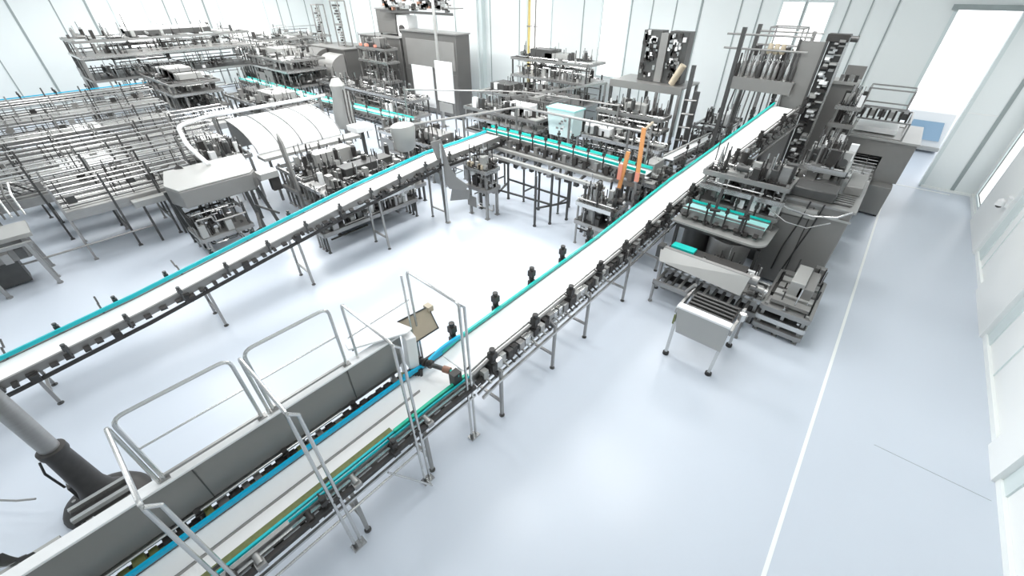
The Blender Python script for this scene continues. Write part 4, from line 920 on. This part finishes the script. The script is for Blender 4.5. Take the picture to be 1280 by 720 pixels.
MB().cyl((-13.9, 7.4, 0), (-13.9, 7.4, 1.1), .1).build('post', 'steel', wp)
for i in range(5): MB().tube([(-13.6 + .1 * i, 7.4, 2.3), (-13.2 + .1 * i, 7.15, 1.6), (-13.0 + .1 * i, 7.1, 1.0)], .02, 6).build('hose', 'steel' if i % 2 else 'dark', wp)

# large pipe column at bottom left
cx, cy = -5.30, -1.28
lc = thing('lifting_column', 'thick round grey column in a dark boot, bottom left beside the beam', 'column', (cx, cy, 0))
MB().cyl((cx, cy, .7), (cx, cy, 4.6), .082, n=28).build('column', 'steel', lc)
MB().lathe((cx, cy, 0), [(.26, .10), (.17, .22), (.125, .40), (.105, .98), (.12, 1.02), (.12, 1.09), (.085, 1.10)], 28).build('boot', 'dark', lc)
MB().lathe((cx, cy, 0), [(.42, 0), (.44, .03), (.40, .10), (.31, .14), (.23, .16)], 28, sx=1.0, sy=.8, rot=.9).build('base_flange', 'dark', lc)
MB().box(cx - .26, cx - .15, cy - .20, cy - .09, .16, .36).build('valve_block', 'steeld', lc)
MB().cyl((cx - .2, cy - .15, .36), (cx - .2, cy - .15, .46), .03, n=10).build('valve_knob', 'steell', lc)
MB().tube([(cx + .02, cy - .13, 1.0), (cx - .1, cy - .2, .75), (cx - .16, cy - .2, .4)], .012, 6).build('cable', 'black', lc)
for a in range(6): MB().cyl((cx + .34 * math.cos(a * 1.05), cy + .28 * math.sin(a * 1.05), .1), (cx + .34 * math.cos(a * 1.05), cy + .28 * math.sin(a * 1.05), .15), .02, n=8).build('bolt', 'steel', lc)
bt = thing('air_line', 'thin grey line running along the floor from the column to the left edge', 'pipe', (-5.8, -1.8, 0))
MB().tube([(-5.80, -1.80, .18), (-5.95, -1.95, .17), (-6.4, -2.3, .15)], .012, 8).cyl((-6.4, -2.3, 0), (-6.4, -2.3, .16), .012).build('pipe', 'steel', bt)
MB().tube([(-5.1, -2.0, .05), (-5.2, -2.1, .04), (-5.6, -2.6, .03)], .014, 8).build('pipe', 'steel', bt)
cv = thing('curved_brackets', 'dark curved sheet brackets beside the column near the bottom left corner', 'bracket', (-4.6, -1.9, 0))
for k, (x, y) in enumerate(((-4.90, -1.82), (-5.12, -2.02))):
    MB().sweep(rect(-.07, .07, 0, .02), [(V(x + .12 * math.sin(a), y - .02 * a, .15 + .30 * (1 - math.cos(a))), V(.3, .95, 0).normalized()) for a in [i * .26 for i in range(7)]]).build('bracket', 'steeld', cv)
MB().box(-5.1, -4.5, -2.5, -1.7, 0, .15).build('base', 'sheetl', cv)
sr = thing('slide_rails', 'pair of slim steel slide rails with dark gap behind the grey beam', 'rail', (-3.75, -.9, 0))
for x in (-3.66, -3.78): MB().box(x - .018, x + .018, -1.12, -.72, 1.55, 1.59).build('rail', 'steell', sr)
MB().box(-3.80, -3.64, -1.12, -.72, 1.52, 1.55).build('channel', 'dark', sr)
MB().bar((-3.72, -1.06, 0), (-3.72, -1.06, 1.52), .04).bar((-3.72, -.78, 0), (-3.72, -.78, 1.52), .04).build('leg', 'steel', sr)

# ------------------------------------------------------------------ lamps
LW = {-26: 2.4, -20: 1.8, -14: 1.6, -8: 1.45, -2: .72}
for x in LW:
    for y, wy in ((-5, .30), (1, .60), (6.6, 1.7), (11.8, 2.0)):
        L = bpy.data.lights.new('lamp_light', 'AREA'); L.shape = 'RECTANGLE'; L.size = 2.4; L.size_y = 1.8; L.energy = 112 * LW[x] * wy; L.color = (1, .995, .985)
        o = bpy.data.objects.new('lamp_light', L); col.objects.link(o); o.location = (x, y, ZC - .12)
for (x, y) in ((-3.35, 4.15), (-12.1, 1.5), (-18.6, 18.2 - 2.5)):
    L = bpy.data.lights.new('spot_lamp_light', 'AREA'); L.shape = 'DISK'; L.size = 1.3; L.energy = 60
    o = bpy.data.objects.new('spot_lamp_light', L); col.objects.link(o); o.location = (x, y, ZC - .15)
wd = bpy.data.worlds.new('daylight'); bpy.context.scene.world = wd; wd.use_nodes = True
bg = wd.node_tree.nodes['Background']; bg.inputs[0].default_value = (.92, .96, 1, 1); bg.inputs[1].default_value = 1.0

# ------------------------------------------------------------------ camera
cam = bpy.data.cameras.new('camera'); co = bpy.data.objects.new('camera', cam); col.objects.link(co)
cam.sensor_width = 36; cam.lens = 514 / 1280 * 36; cam.shift_x = -2 / 1280; cam.clip_end = 200
co.location = (0, 0, 5); co.rotation_euler = (math.radians(90 - 36.3), 0, math.radians(40.6))
sc = bpy.context.scene; sc.camera = co
sc.view_settings.view_transform = 'Standard'; sc.view_settings.look = 'None'; sc.view_settings.gamma = 1; sc.view_settings.use_curve_mapping = False
sc.view_settings.exposure = 0.04
